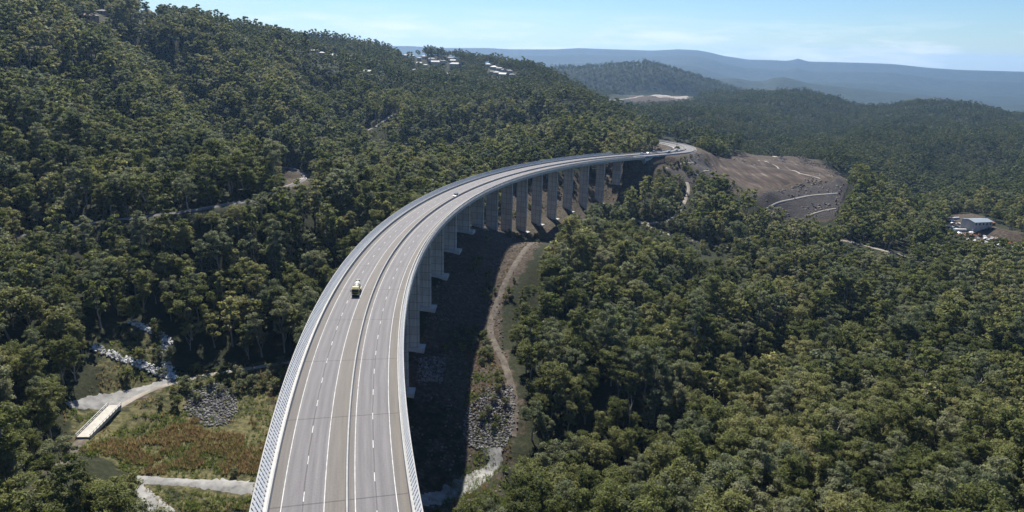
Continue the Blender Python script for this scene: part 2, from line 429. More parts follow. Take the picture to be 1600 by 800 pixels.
def leaf_mat(name, dark, mid, light, trans=.4):
    m, t, b = new_mat(name); l = t.links.new
    oi = t.nodes.new('ShaderNodeObjectInfo')
    r = ramp(t, [(0.0, dark), (.45, mid), (.8, light), (1.0, tuple(np.array(light) * [1.08, 1.02, 1.1]))])
    vm_ = t.nodes.new('ShaderNodeVectorMath'); vm_.operation = 'SCALE'; vm_.inputs['Scale'].default_value = .011; l(oi.outputs['Location'], vm_.inputs[0])
    rn = t.nodes.new('ShaderNodeTexNoise'); rn.inputs['Scale'].default_value = 1.0; rn.inputs['Detail'].default_value = 3; l(vm_.outputs[0], rn.inputs['Vector'])
    a1 = t.nodes.new('ShaderNodeMath'); a1.operation = 'MULTIPLY_ADD'; a1.inputs[1].default_value = 1.5; a1.inputs[2].default_value = -.58; l(rn.outputs['Fac'], a1.inputs[0])
    a2 = t.nodes.new('ShaderNodeMath'); a2.operation = 'MULTIPLY_ADD'; a2.inputs[1].default_value = .62; l(oi.outputs['Random'], a2.inputs[0]); l(a1.outputs[0], a2.inputs[2])
    l(a2.outputs[0], r.inputs['Fac'])
    tcn = t.nodes.new('ShaderNodeTexCoord'); nn = t.nodes.new('ShaderNodeTexNoise'); nn.inputs['Scale'].default_value = .45; nn.inputs['Detail'].default_value = 4
    l(tcn.outputs['Object'], nn.inputs['Vector'])
    hs = t.nodes.new('ShaderNodeHueSaturation'); mr = t.nodes.new('ShaderNodeMapRange')
    mr.inputs['From Min'].default_value = .3; mr.inputs['From Max'].default_value = .7; mr.inputs['To Min'].default_value = .62; mr.inputs['To Max'].default_value = 1.45
    l(nn.outputs['Fac'], mr.inputs['Value']); l(mr.outputs['Result'], hs.inputs['Value']); l(r.outputs['Color'], hs.inputs['Color'])
    l(hs.outputs['Color'], b.inputs['Base Color']); b.inputs['Roughness'].default_value = .6; b.inputs['Specular IOR Level'].default_value = .14
    tr = t.nodes.new('ShaderNodeBsdfTranslucent'); hs2 = t.nodes.new('ShaderNodeHueSaturation'); hs2.inputs['Value'].default_value = 1.5; hs2.inputs['Saturation'].default_value = 1.15
    l(hs.outputs['Color'], hs2.inputs['Color']); l(hs2.outputs['Color'], tr.inputs['Color'])
    mxs = t.nodes.new('ShaderNodeMixShader'); mxs.inputs['Fac'].default_value = trans
    l(b.outputs['BSDF'], mxs.inputs[1]); l(tr.outputs['BSDF'], mxs.inputs[2]); l(mxs.outputs['Shader'], t.nodes['Material Output'].inputs['Surface'])
    return m
M_leaf = leaf_mat('gum_leaves', (.056, .069, .021), (.120, .134, .046), (.192, .192, .080))
M_leaf_g = leaf_mat('grey_leaves', (.086, .104, .054), (.136, .152, .082), (.188, .194, .108))
M_leaf_far = leaf_mat('far_leaves', (.048, .064, .022), (.076, .092, .032), (.112, .122, .046), .35)
M_leaf_dark = leaf_mat('pine_leaves', (.016, .028, .016), (.022, .036, .02), (.03, .045, .025), .15)
M_bark = mat_noise('gum_bark', [(.3, (.16, .14, .12)), (.6, (.36, .33, .29))], scale=.8, rough=.9, stretch=(1, 1, .2))
M_conc = mat_noise('concrete', [(.25, (.34, .34, .33)), (.75, (.50, .49, .47))], scale=.25, rough=.85, bump=.15, stretch=(1, 1, .35), bump_scale=3)
M_conc_w = mat_noise('pale_concrete', [(.25, (.26, .26, .25)), (.75, (.40, .395, .38))], scale=.6, rough=.8, bump=.1)
M_screen = mat_noise('screen_panel', [(.25, (.50, .52, .53)), (.75, (.66, .67, .67))], scale=.5, rough=.6)
M_white = mat_noise('road_paint', [(.3, (.30, .30, .29)), (.6, (.52, .52, .50))], scale=.6, rough=.8)
M_steel = flat('galvanised_steel', (.45, .46, .47), .4, .7)

# ground material: forest floor, dirt, grass driven by vertex weights and noise
def ground_mat():
    m, t, b = new_mat('ground'); l = t.links.new
    tcn = t.nodes.new('ShaderNodeTexCoord')
    def noise(sc, d=8, ro=.6):
        q = t.nodes.new('ShaderNodeTexNoise'); q.inputs['Scale'].default_value = sc; q.inputs['Detail'].default_value = d; q.inputs['Roughness'].default_value = ro
        l(tcn.outputs['Object'], q.inputs['Vector']); return q
    n1 = noise(.05); n2 = noise(.5, 10, .7); n3 = noise(.012, 6)
    forest = ramp(t, [(.3, (.014, .018, .010)), (.55, (.032, .036, .018)), (.75, (.060, .052, .032))]); l(n2.outputs['Fac'], forest.inputs['Fac'])
    far = ramp(t, [(.35, (.018, .028, .018)), (.6, (.035, .048, .028)), (.75, (.055, .062, .038))]); l(n3.outputs['Fac'], far.inputs['Fac'])
    dirt = ramp(t, [(.3, (.030, .024, .018)), (.5, (.065, .051, .038)), (.62, (.115, .092, .068)), (.74, (.19, .155, .12))]); l(n2.outputs['Fac'], dirt.inputs['Fac'])
    grass = ramp(t, [(.32, (.035, .036, .018)), (.46, (.080, .078, .034)), (.56, (.135, .12, .055)), (.66, (.17, .14, .08)), (.78, (.10, .075, .05))]); l(n2.outputs['Fac'], grass.inputs['Fac'])
    def attr(nm):
        a = t.nodes.new('ShaderNodeAttribute'); a.attribute_name = nm
        ad = t.nodes.new('ShaderNodeMath'); ad.operation = 'ADD'
        sb_ = t.nodes.new('ShaderNodeMath'); sb_.operation = 'MULTIPLY_ADD'; sb_.inputs[1].default_value = 1.2; sb_.inputs[2].default_value = -.6
        nn = noise(.22, 8); l(nn.outputs['Fac'], sb_.inputs[0]); l(a.outputs['Fac'], ad.inputs[0]); l(sb_.outputs[0], ad.inputs[1])
        r = t.nodes.new('ShaderNodeMapRange'); r.inputs['From Min'].default_value = .4; r.inputs['From Max'].default_value = .62; r.clamp = True
        l(ad.outputs[0], r.inputs['Value']); return r.outputs['Result']
    def mix(f_, a, b_):
        q = t.nodes.new('ShaderNodeMixRGB'); l(f_, q.inputs['Fac']); l(a, q.inputs['Color1']); l(b_, q.inputs['Color2']); return q.outputs['Color']
    afar = t.nodes.new('ShaderNodeAttribute'); afar.attribute_name = 'far'
    c = mix(afar.outputs['Fac'], forest.outputs['Color'], far.outputs['Color'])
    c = mix(attr('grass'), c, grass.outputs['Color'])
    c = mix(attr('dirt'), c, dirt.outputs['Color'])
    l(c, b.inputs['Base Color']); b.inputs['Roughness'].default_value = .95; b.inputs['Specular IOR Level'].default_value = .1
    bp = t.nodes.new('ShaderNodeBump'); bp.inputs['Strength'].default_value = .6; bp.inputs['Distance'].default_value = .8
    l(n2.outputs['Fac'], bp.inputs['Height'])
    bp2 = t.nodes.new('ShaderNodeBump'); bp2.inputs['Strength'].default_value = 1.0; bp2.inputs['Distance'].default_value = 25
    nf = noise(.02, 10, .7); l(nf.outputs['Fac'], bp2.inputs['Height']); 
    mv = t.nodes.new('ShaderNodeMath'); mv.operation = 'MULTIPLY'; mv.inputs[1].default_value = .7
    l(afar.outputs['Fac'], mv.inputs[0]); l(mv.outputs[0], bp2.inputs['Strength']); l(bp.outputs['Normal'], bp2.inputs['Normal'])
    l(bp2.outputs['Normal'], b.inputs['Normal'])
    return m
M_ground = ground_mat()

# ------------------------------------------------------------------ open areas, as polygons traced on the ground
def inpoly(px, py, poly):
    px = np.asarray(px); py = np.asarray(py); c = np.zeros(px.shape, bool); m_ = len(poly)
    for i in range(m_):
        x1, y1 = poly[i]; x2, y2 = poly[(i + 1) % m_]
        cond = ((y1 > py) != (y2 > py))
        xi = (x2 - x1) * (py - y1) / ((y2 - y1) if y2 != y1 else 1e-9) + x1
        c ^= cond & (px < xi)
    return c
POLY = {
 'clear_left': [(95,640),(150,600),(148,552),(210,505),(255,512),(272,575),(460,560),(470,800),(250,800),(205,745),(105,700)],
 'field': [(180,655),(300,640),(440,660),(440,740),(200,740),(120,700)],
 'clear_right': [(640,560),(700,400),(760,345),(850,372),(838,400),(795,470),(785,530),(805,600),(815,700),(800,735),(770,800),(600,800)],
 'gap_piers': [(640,520),(700,380),(760,355),(850,345),(950,318),(1000,290),(985,262),(900,270),(800,290)],
 'pad': [(1085,235),(1150,240),(1200,243),(1290,262),(1328,280),(1300,345),(1290,350),(1240,335),(1160,300),(1110,268),(1075,258),(1045,240)],
 'abutment_slope': [(1010,248),(1080,235),(1110,262),(1170,305),(1120,300),(1070,285),(1030,280),(1010,272)],
 'yard': [(1475,335),(1530,335),(1600,368),(1600,390),(1540,385),(1490,368)],
 'rail_cut': [(435,255),(490,262),(492,290),(470,310),(445,300)],
}
def worldpoly(name): return [tuple(hit(a, b)[:2]) for a, b in POLY[name]]
WP = {k: worldpoly(k) for k in POLY}

# path centrelines (pixels) -> draped strips
PATHS = {  # name: (points, half width, kind)
 'railway': ([(-60,388),(0,377),(60,364),(120,352),(200,341),(300,329),(385,316),(440,295),(472,285),(480,272),(455,262),(430,262)], 3.1),
 'hill_road': ([(560,210),(590,198),(600,188),(612,180)], 3.0),
 'works_track': ([(850,378),(815,398),(790,440),(775,480),(762,520),(785,560),(800,600),(806,650),(800,690)], 2.4),
 'service_road': ([(180,640),(200,628),(225,614),(275,597),(350,583),(460,567),(520,556)], 2.0),
 'bridge_approach': ([(60,770),(95,728),(130,687)], 2.4),
 'upper_track': ([(1040,262),(1066,272),(1078,292),(1066,325),(1050,345),(1000,352)], 2.2),
 'forest_track': ([(970,338),(1010,352),(1060,372),(1110,384),(1160,392)], 2.2),
 'valley_track': ([(1290,372),(1330,378),(1380,392),(1430,404)], 2.4),
}
PW = {}
for k, (pts, hw) in PATHS.items():
    P3 = np.array([hit(a, b) for a, b in pts])
    d = np.concatenate([[0], np.cumsum(np.hypot(*np.diff(P3[:, :2], axis=0).T))])
    t = np.arange(0, d[-1], 3.0)
    xy = np.stack([np.interp(t, d, P3[:, 0]), np.interp(t, d, P3[:, 1])], 1)
    for _ in range(12): xy[1:-1] = (xy[:-2] + xy[1:-1] * 2 + xy[2:]) / 4
    PW[k] = (xy, hw)
def path_dist(x, y, keys=None):
    d = np.full(x.shape, 1e9)
    for k, (xy, hw) in PW.items():
        if keys and k not in keys: continue
        q = xy[::2]
        m_ = (x > q[:, 0].min() - 60) & (x < q[:, 0].max() + 60) & (y > q[:, 1].min() - 60) & (y < q[:, 1].max() + 60)
        if not m_.any(): continue
        dd = np.hypot(x[m_][:, None] - q[None, :, 0], y[m_][:, None] - q[None, :, 1]).min(1) - hw
        d[m_] = np.minimum(d[m_], dd)
    return d
# flatten the terrain under the tracks a little
def bench_paths():
    for k, wd in (('railway', 5.0), ('hill_road', 5.0), ('works_track', 4.0), ('service_road', 3.5), ('bridge_approach', 3.0)):
        xy, hw = PW[k]; z = H(xy[:, 0], xy[:, 1])
        for _ in range(60): z[1:-1] = (z[:-2] + z[1:-1] * 2 + z[2:]) / 4
        m_ = np.nonzero((XX.ravel() > xy[:, 0].min() - 40) & (XX.ravel() < xy[:, 0].max() + 40) & (YY.ravel() > xy[:, 1].min() - 40) & (YY.ravel() < xy[:, 1].max() + 40))[0]
        X_, Y_ = XX.ravel()[m_], YY.ravel()[m_]; d = np.hypot(X_[:, None] - xy[None, :, 0], Y_[:, None] - xy[None, :, 1]); j = d.argmin(1); dm = d[np.arange(len(j)), j]
        w = 1 - smoothstep(wd, wd + 16, dm); Zf = ZZ.ravel(); Zf[m_] = Zf[m_] * (1 - w) + z[j] * w; ZZ[:] = Zf.reshape(ZZ.shape)
bench_paths()
near = (np.abs(XX) < 700) & (YY > 100) & (YY < 900)
def near_road(x, y):
    out = np.full(x.shape, 1e9); sx = np.full(x.shape, 0.0)
    q = slice(None, None, 3)
    for i in range(0, len(x), 20000):
        d = np.hypot(x[i:i + 20000][:, None] - CX[q][None], y[i:i + 20000][:, None] - CY[q][None]); k = d.argmin(1)
        out[i:i + 20000] = d[np.arange(len(k)), k]; sx[i:i + 20000] = CS[q][k]
    return out, sx

# ------------------------------------------------------------------ the ground sheet
def build_ground():
    ny, nx = XX.shape
    V = np.stack([XX.ravel(), YY.ravel(), ZZ.ravel()], 1)
    idx = np.arange(nx * ny).reshape(ny, nx)
    Fq = np.stack([idx[:-1, :-1].ravel(), idx[:-1, 1:].ravel(), idx[1:, 1:].ravel(), idx[1:, :-1].ravel()], 1)
    me = mesh_from(V, Fq, smooth=True)
    x, y = V[:, 0], V[:, 1]
    dirt = np.zeros(len(V), np.float32); grass = np.zeros(len(V), np.float32)
    m_ = (np.abs(x) < 900) & (y > 50) & (y < 1200); xi, yi = x[m_], y[m_]
    rd, rs = near_road(xi, yi)
    g = np.zeros(len(xi)); d_ = np.zeros(len(xi))
    g[inpoly(xi, yi, WP['clear_left'])] = .55; g[inpoly(xi, yi, WP['field'])] = 1
    g[(inpoly(xi, yi, WP['clear_right']))] = .3
    d_[inpoly(xi, yi, WP['clear_right'])] = .5
    d_[inpoly(xi, yi, WP['clear_right']) & (yi > 285)] = .75
    d_[inpoly(xi, yi, WP['gap_piers'])] = .7
    d_[inpoly(xi, yi, WP['pad'])] = .9
    d_[inpoly(xi, yi, WP['abutment_slope'])] = .75
    d_[inpoly(xi, yi, WP['yard'])] = .9
    d_[inpoly(xi, yi, WP['rail_cut'])] = .7
    d_[(rd < 26) & (rs < S_ABUT) & (rs > 380)] = .6
    d_[(rd < 38) & (rs >= S_ABUT)] = .8
    pdm = path_dist(xi, yi); d_ = np.maximum(d_, np.where(pdm < 3, .5, 0))
    grass[m_] = g; dirt[m_] = d_
    for (px, py, rr_) in [(1030, 152, 90), (1010, 153, 70), (1055, 151, 60)]:
        c = hit(px, py); dirt[np.hypot(x - c[0], (y - c[1]) * .5) < rr_] = .9
    farw = smoothstep(2200, 4200, np.hypot(x, y)).astype(np.float32)
    for nm, arr in (('dirt', dirt), ('grass', grass), ('far', farw)):
        a = me.attributes.new(nm, 'FLOAT', 'POINT'); a.data.foreach_set('value', arr.astype(np.float32))
    return tag(link('ground', me, M_ground), 'forested hills, valley floor and bare earth running out to the distant range', 'ground', kind='structure')
build_ground()

#@@HAZE
def build_haze():
    mb = MB().box(-16000, 19000, -2500, 20000, float(ZZ.min()) - 40, max(float(ZZ.max()), CAMZ) + 60)
    m = bpy.data.materials.new('haze'); m.use_nodes = True; t = m.node_tree
    t.nodes.remove(t.nodes['Principled BSDF'])
    v = t.nodes.new('ShaderNodeVolumePrincipled')
    v.inputs['Color'].default_value = (.36, .60, 1.0, 1); v.inputs['Density'].default_value = HAZE_D; v.inputs['Anisotropy'].default_value = .35
    t.links.new(v.outputs['Volume'], t.nodes['Material Output'].inputs['Volume'])
    o = mb.build('haze', m); tag(o, 'thin blue haze filling the air over the valley', 'haze', kind='stuff')
HAZE_D = 3.8e-5
build_haze()

# ------------------------------------------------------------------ draped strips
def strip(name, xy, hw, mat, label, cat, lift=.25, kind='structure', wob=.35, cross=3):
    t = np.gradient(xy, axis=0); t /= np.linalg.norm(t, axis=1)[:, None] + 1e-9
    nrm = np.stack([t[:, 1], -t[:, 0]], 1)
    V = []; m_ = len(xy)
    offs = np.linspace(-1, 1, cross)
    for o in offs:
        w = hw * (1 + wob * (rng.random(m_) - .5))
        q = xy + nrm * (o * w)[:, None]
        V.append(np.stack([q[:, 0], q[:, 1], H(q[:, 0], q[:, 1]) + lift + (0 if abs(o) < .99 else -lift - .3)], 1))
    V = np.concatenate(V); Fq = []
    for j in range(cross - 1):
        for i in range(m_ - 1): Fq.append((j * m_ + i, j * m_ + i + 1, (j + 1) * m_ + i + 1, (j + 1) * m_ + i))
    return tag(link(name, mesh_from(V, Fq, True), mat), label, cat, kind=kind)
M_gravel = mat_noise('track_gravel', [(.3, (.050, .040, .030)), (.5, (.10, .083, .065)), (.75, (.18, .155, .125))], scale=.3, rough=.95, bump=.4)
M_ballast = mat_noise('ballast', [(.3, (.09, .085, .08)), (.7, (.20, .19, .18))], scale=1.2, rough=.95, bump=.5)
M_pale = mat_noise('pale_track', [(.3, (.16, .14, .115)), (.5, (.27, .24, .20)), (.75, (.38, .34, .29))], scale=.12, rough=.95, bump=.3)
strip('railway_ballast', *PW['railway'], M_ballast, 'grey railway ballast bed along the foot of the left hill', 'railway bed', lift=.5, cross=5)
strip('hill_road', *PW['hill_road'], M_pale, 'short pale bend of road high on the left hill', 'road', lift=.4, cross=5)
strip('works_track', *PW['works_track'], M_gravel, 'brown dirt works track beside the viaduct shadow', 'track', cross=5, wob=.2)
strip('service_road', *PW['service_road'], M_pale, 'pale service road leading to the small slab bridge', 'road', cross=5)
strip('bridge_approach', *PW['bridge_approach'], M_gravel, 'dirt approach track running under trees to the near end of the slab bridge', 'track', cross=5)
strip('upper_track', *PW['upper_track'], M_pale, 'pale dirt track winding below the far abutment', 'track', cross=5)
strip('forest_track', *PW['forest_track'], M_pale, 'pale dirt track through trees right of the far piers', 'track', cross=5)
strip('valley_track', *PW['valley_track'], M_pale, 'pale dirt track in the forest left of the junk yard', 'track', cross=5)

#@@VIADUCT
def sweep(S, prof, closed=True):
    """prof: list of (offset, dz) in order; swept along the stations S -> verts, quads"""
    S = np.asarray(S, float); k = len(prof)
    V = np.stack([road_at(S, o, z) for o, z in prof], 1).reshape(-1, 3)
    Fq = []
    for i in range(len(S) - 1):
        for j in range(k if closed else k - 1):
            a = i * k + j; b = i * k + (j + 1) % k
            Fq.append((a, b, b + k, a + k))
    if closed and k == 4:
        Fq.append((3, 2, 1, 0)); e = (len(S) - 1) * k; Fq.append((e, e + 1, e + 2, e + 3))
    return V, Fq
def merge(parts):
    V = []; Fq = []; o = 0
    for v, f_ in parts:
        v = np.asarray(v); f_ = np.asarray(f_); V.append(v); Fq.append(f_ + o); o += len(v)
    return np.concatenate(V), np.concatenate(Fq)
def swept(name, parts, mat, parent=None, smooth=False):
    V, Fq = merge(parts); me = mesh_from(V, Fq, smooth)
    o = link(name, me, mat, parent); return o

def road_mat():
    m, t, b = new_mat('road_surface'); l = t.links.new
    uv = t.nodes.new('ShaderNodeUVMap'); sp = t.nodes.new('ShaderNodeSeparateXYZ'); l(uv.outputs['UV'], sp.inputs['Vector'])
    mr = t.nodes.new('ShaderNodeMapRange'); mr.inputs['From Min'].default_value = -14; mr.inputs['From Max'].default_value = 12
    # wobble so the bands are not ruler straight
    nz_ = t.nodes.new('ShaderNodeTexNoise'); nz_.inputs['Scale'].default_value = .12; nz_.inputs['Detail'].default_value = 5; l(uv.outputs['UV'], nz_.inputs['Vector'])
    ma = t.nodes.new('ShaderNodeMath'); ma.operation = 'MULTIPLY_ADD'; ma.inputs[1].default_value = .5
    l(nz_.outputs['Fac'], ma.inputs[0]); l(sp.outputs['X'], ma.inputs[2]); l(ma.outputs[0], mr.inputs['Value'])
    sh = (.122, .112, .104); la = (.156, .149, .152); wt = (.122, .116, .120); se = (.066, .062, .065)
    def u(o): return (o + .25 + 14) / 26
    st = [(u(-14), sh), (u(-11.0), sh), (u(-10.4), la), (u(-9.8), wt), (u(-9.0), la), (u(-8.0), wt), (u(-7.45), la), (u(-7.25), se), (u(-7.05), la), (u(-6.2), wt), (u(-5.4), la),
          (u(-4.5), wt), (u(-3.9), la), (u(-3.6), (.136, .125, .114)), (u(-.5), (.130, .118, .106)), (u(.6), sh), (u(1.6), la), (u(2.4), wt), (u(3.4), la), (u(4.3), wt), (u(4.7), la), (u(4.85), se), (u(5.0), la),
          (u(6.2), wt), (u(7.2), la), (u(8.0), wt), (u(8.5), sh), (u(9.8), (.134, .120, .104)), (u(11.5), sh)]
    r = ramp(t, st[:29]); l(mr.outputs['Result'], r.inputs['Fac'])
    n2 = t.nodes.new('ShaderNodeTexNoise'); n2.inputs['Scale'].default_value = 1.0; n2.inputs['Detail'].default_value = 8; n2.inputs['Roughness'].default_value = .7
    mp_ = t.nodes.new('ShaderNodeMapping'); mp_.inputs['Scale'].default_value = (1.3, .05, 1); l(uv.outputs['UV'], mp_.inputs['Vector']); l(mp_.outputs['Vector'], n2.inputs['Vector'])
    n3 = t.nodes.new('ShaderNodeTexNoise'); n3.inputs['Scale'].default_value = 2.4; n3.inputs['Detail'].default_value = 10; n3.inputs['Roughness'].default_value = .8; l(uv.outputs['UV'], n3.inputs['Vector'])
    av = t.nodes.new('ShaderNodeMath'); av.operation = 'ADD'; l(n2.outputs['Fac'], av.inputs[0]); l(n3.outputs['Fac'], av.inputs[1])
    m2 = t.nodes.new('ShaderNodeMapRange'); m2.inputs['From Min'].default_value = .65; m2.inputs['From Max'].default_value = 1.35; m2.inputs['To Min'].default_value = .68; m2.inputs['To Max'].default_value = 1.3; l(av.outputs[0], m2.inputs['Value'])
    # span joints
    wv = t.nodes.new('ShaderNodeMath'); wv.operation = 'MODULO'; wv.inputs[1].default_value = SPAN; ad = t.nodes.new('ShaderNodeMath'); ad.operation = 'ADD'; ad.inputs[1].default_value = 1000 * SPAN - S_P0; l(sp.outputs['Y'], ad.inputs[0]); l(ad.outputs[0], wv.inputs[0])
    lt = t.nodes.new('ShaderNodeMath'); lt.operation = 'LESS_THAN'; lt.inputs[1].default_value = .35; l(wv.outputs[0], lt.inputs[0])
    jm = t.nodes.new('ShaderNodeMath'); jm.operation = 'MULTIPLY_ADD'; jm.inputs[1].default_value = -.4; jm.inputs[2].default_value = 1; l(lt.outputs[0], jm.inputs[0])
    mm = t.nodes.new('ShaderNodeMath'); mm.operation = 'MULTIPLY'; l(m2.outputs['Result'], mm.inputs[0]); l(jm.outputs[0], mm.inputs[1])
    hs = t.nodes.new('ShaderNodeHueSaturation'); l(r.outputs['Color'], hs.inputs['Color']); l(mm.outputs[0], hs.inputs['Value'])
    l(hs.outputs['Color'], b.inputs['Base Color']); b.inputs['Roughness'].default_value = .8; b.inputs['Specular IOR Level'].default_value = .25
    bp = t.nodes.new('ShaderNodeBump'); bp.inputs['Strength'].default_value = .25; bp.inputs['Distance'].default_value = .02; l(n3.outputs['Fac'], bp.inputs['Height']); l(bp.outputs['Normal'], b.inputs['Normal'])
    return m
SPAN, S_P0 = 31.1, 667.0
M_road = road_mat()
viaduct = empty('viaduct', tuple(road_at(0.0)))
tag(viaduct, 'long curved concrete highway viaduct on tall wall piers across the valley', 'viaduct')
vm = Matrix.Translation(viaduct.location).inverted()
def adopt(o, parent=viaduct):
    o.parent = parent; o.matrix_parent_inverse = Matrix.Translation(parent.location).inverted() if parent.parent is None else Matrix.Identity(4)
    return o
SV = np.arange(-180, S_ABUT + .1, 2.0)
def rect(o0, o1, z0, z1): return [(o0, z0), (o1, z0), (o1, z1), (o0, z1)]
def road_sheet(name, S, o0, o1, dz, parent, mat=None):
    V, Fq = sweep(S, [(o0, dz), (o1, dz)], False)
    Fq = [(a, b, c, d) for a, b, c, d in Fq]
    me = mesh_from(V, Fq)
    uvl = me.uv_layers.new(name='UVMap'); uvd = np.stack([np.tile([o0, o1], len(S)), np.repeat(S, 2)], 1)
    li = np.zeros(len(me.loops), np.int32); me.loops.foreach_get('vertex_index', li)
    uvl.data.foreach_set('uv', uvd[li].astype(np.float32).ravel())
    return link(name, me, mat or M_road, parent)
adopt(swept('deck_slab', [sweep(SV, rect(-15.0, 11.9, -1.05, -.03)), sweep(SV, rect(-15.12, -14.72, -1.35, .15)), sweep(SV, rect(11.55, 12.05, -1.55, .15))], M_conc))
adopt(swept('girder', [sweep(SV, rect(-12.8 + 5.0 * i, -10.4 + 5.0 * i, -2.9, -1.053)) for i in range(5)], M_conc))
adopt(road_sheet('road_surface', SV, -14.0, 11.2, 0.0, None))
# lane markings
def marks(S0, S1):
    parts = []
    SS = np.arange(S0, S1 + .1, 2.0)
    for o in (-10.7, -3.75, 1.35, 8.25): parts.append(sweep(SS, [(o - .075, .006), (o + .075, .006)], False))
    for o in (-7.2, 4.8):
        s_ = S0 + (3 if o < 0 else 7)
        while s_ < S1 - 3: parts.append(sweep([s_, s_ + 1.5, s_ + 3], [(o - .075, .007), (o + .075, .007)], False)); s_ += 12
    return parts
adopt(swept('lane_markings', marks(-180, S_ABUT), M_white))
def barrier_prof(o, w0, w1, h): return [(o - w0, .0), (o + w0, .0), (o + w1, h), (o - w1, h)]
adopt(swept('median_barrier', [sweep(SV, barrier_prof(0, .32, .13, 1.15))], M_conc_w))
adopt(swept('left_barrier', [sweep(SV, barrier_prof(-12.75, .25, .14, 1.1))], M_conc_w))
adopt(swept('right_barrier', [sweep(SV, barrier_prof(10.55, .25, .14, 1.1))], M_conc_w))
adopt(swept('left_ledge', [sweep(SV, rect(-14.0, -13.0, .0, .32))], M_conc))
adopt(swept('right_ledge', [sweep(SV, rect(10.8, 11.55, .0, .32))], M_conc))
def louvres(o0, h0, o1, h1, S0, S1, step, w=.7, lean=.8, th=.08):
    """row of slanted flat blades forming a screen that leans outward"""
    S = np.arange(S0, S1, step); k = len(S); n_ = np.array([h1 - h0, o0 - o1]); n_ = n_ / np.linalg.norm(n_) * th * (1 if o1 < o0 else 1)
    P = []
    for t_ in (0, 1):
        for ds, a in ((0, 0), (w, 0), (w + lean, 1), (lean, 1)):
            P.append(road_at(S + ds, (o0, o1)[a] + n_[0] * t_, (h0, h1)[a] + n_[1] * t_))
    V = np.stack(P, 1).reshape(-1, 3); q = np.arange(k)[:, None, None] * 8
    Fq = (np.array([(0, 1, 2, 3), (7, 6, 5, 4), (0, 4, 5, 1), (1, 5, 6, 2), (2, 6, 7, 3), (3, 7, 4, 0)])[None] + q).reshape(-1, 4)
    return V, Fq
def fins(o, h0, h1, S0, S1, step, th=.06, lean=.45, w=.42):
    """row of slanted flat blades standing along the edge"""
    V = []; Fq = []
    S = np.arange(S0, S1, step)
    for k, s_ in enumerate(S):
        A = road_at(np.array([s_, s_ + w, s_ + w + lean, s_ + lean]), o - th); B = road_at(np.array([s_, s_ + w, s_ + w + lean, s_ + lean]), o + th)
        zz = np.array([h0, h0, h1, h1]); A[:, 2] += zz; B[:, 2] += zz
        b_ = len(V) * 8; V.append(np.concatenate([A, B])); q = b_
        Fq += [(q, q + 1, q + 2, q + 3), (q + 7, q + 6, q + 5, q + 4), (q, q + 4, q + 5, q + 1), (q + 1, q + 5, q + 6, q + 2), (q + 2, q + 6, q + 7, q + 3), (q + 3, q + 7, q + 4, q)]
    return np.concatenate(V), np.array(Fq)
S_SCR = 676
SVs = np.arange(-180, S_SCR + .1, 2.0)
M_screen2 = mat_noise('screen_blade', [(.25, (.50, .51, .52)), (.75, (.62, .63, .64))], scale=.5, rough=.6)
adopt(swept('left_screen', [louvres(-13.55, .35, -14.85, 2.7, -180, S_SCR, 1.45, .95, .9)], M_screen2))
adopt(swept('left_top_rail', [sweep(SVs, rect(-15.0, -14.8, 2.68, 2.82)), sweep(SVs, rect(-14.3, -14.2, 1.45, 1.53))], M_conc_w))
adopt(swept('right_screen', [louvres(10.95, .35, 11.85, 1.9, -180, S_SCR, 1.45, 1.0, .7, -.08)], M_screen2))
adopt(swept('right_top_rail', [sweep(SVs, rect(11.80, 12.0, 1.88, 2.0))], M_conc_w))
# piers
def pier_mat():
    m, t, b = new_mat('pier_concrete'); l = t.links.new
    tcn = t.nodes.new('ShaderNodeTexCoord')
    n1 = t.nodes.new('ShaderNodeTexNoise'); n1.inputs['Scale'].default_value = .35; n1.inputs['Detail'].default_value = 9; n1.inputs['Roughness'].default_value = .65
    mp_ = t.nodes.new('ShaderNodeMapping'); mp_.inputs['Scale'].default_value = (1.6, 1.6, .22); l(tcn.outputs['Object'], mp_.inputs['Vector']); l(mp_.outputs['Vector'], n1.inputs['Vector'])
    r = ramp(t, [(.3, (.32, .30, .28)), (.55, (.46, .44, .415)), (.75, (.56, .54, .51))]); l(n1.outputs['Fac'], r.inputs['Fac'])
    br = t.nodes.new('ShaderNodeTexBrick'); br.offset = 0; br.inputs['Scale'].default_value = 1; br.inputs['Mortar Size'].default_value = .13; br.inputs['Brick Width'].default_value = 3.6; br.inputs['Row Height'].default_value = 4.2
    br.inputs['Color1'].default_value = (1, 1, 1, 1); br.inputs['Color2'].default_value = (.80, .79, .78, 1); br.inputs['Mortar'].default_value = (.42, .42, .42, 1)
    sx = t.nodes.new('ShaderNodeSeparateXYZ'); cx = t.nodes.new('ShaderNodeCombineXYZ'); l(tcn.outputs['Object'], sx.inputs['Vector'])
    l(sx.outputs['X'], cx.inputs['X']); l(sx.outputs['Z'], cx.inputs['Y']); l(cx.outputs['Vector'], br.inputs['Vector'])
    mxr = t.nodes.new('ShaderNodeMixRGB'); mxr.blend_type = 'MULTIPLY'; mxr.inputs['Fac'].default_value = 1; l(r.outputs['Color'], mxr.inputs['Color1']); l(br.outputs['Color'], mxr.inputs['Color2'])
    l(mxr.outputs['Color'], b.inputs['Base Color']); b.inputs['Roughness'].default_value = .88
    return m
M_pier = pier_mat()
pier_spots = []
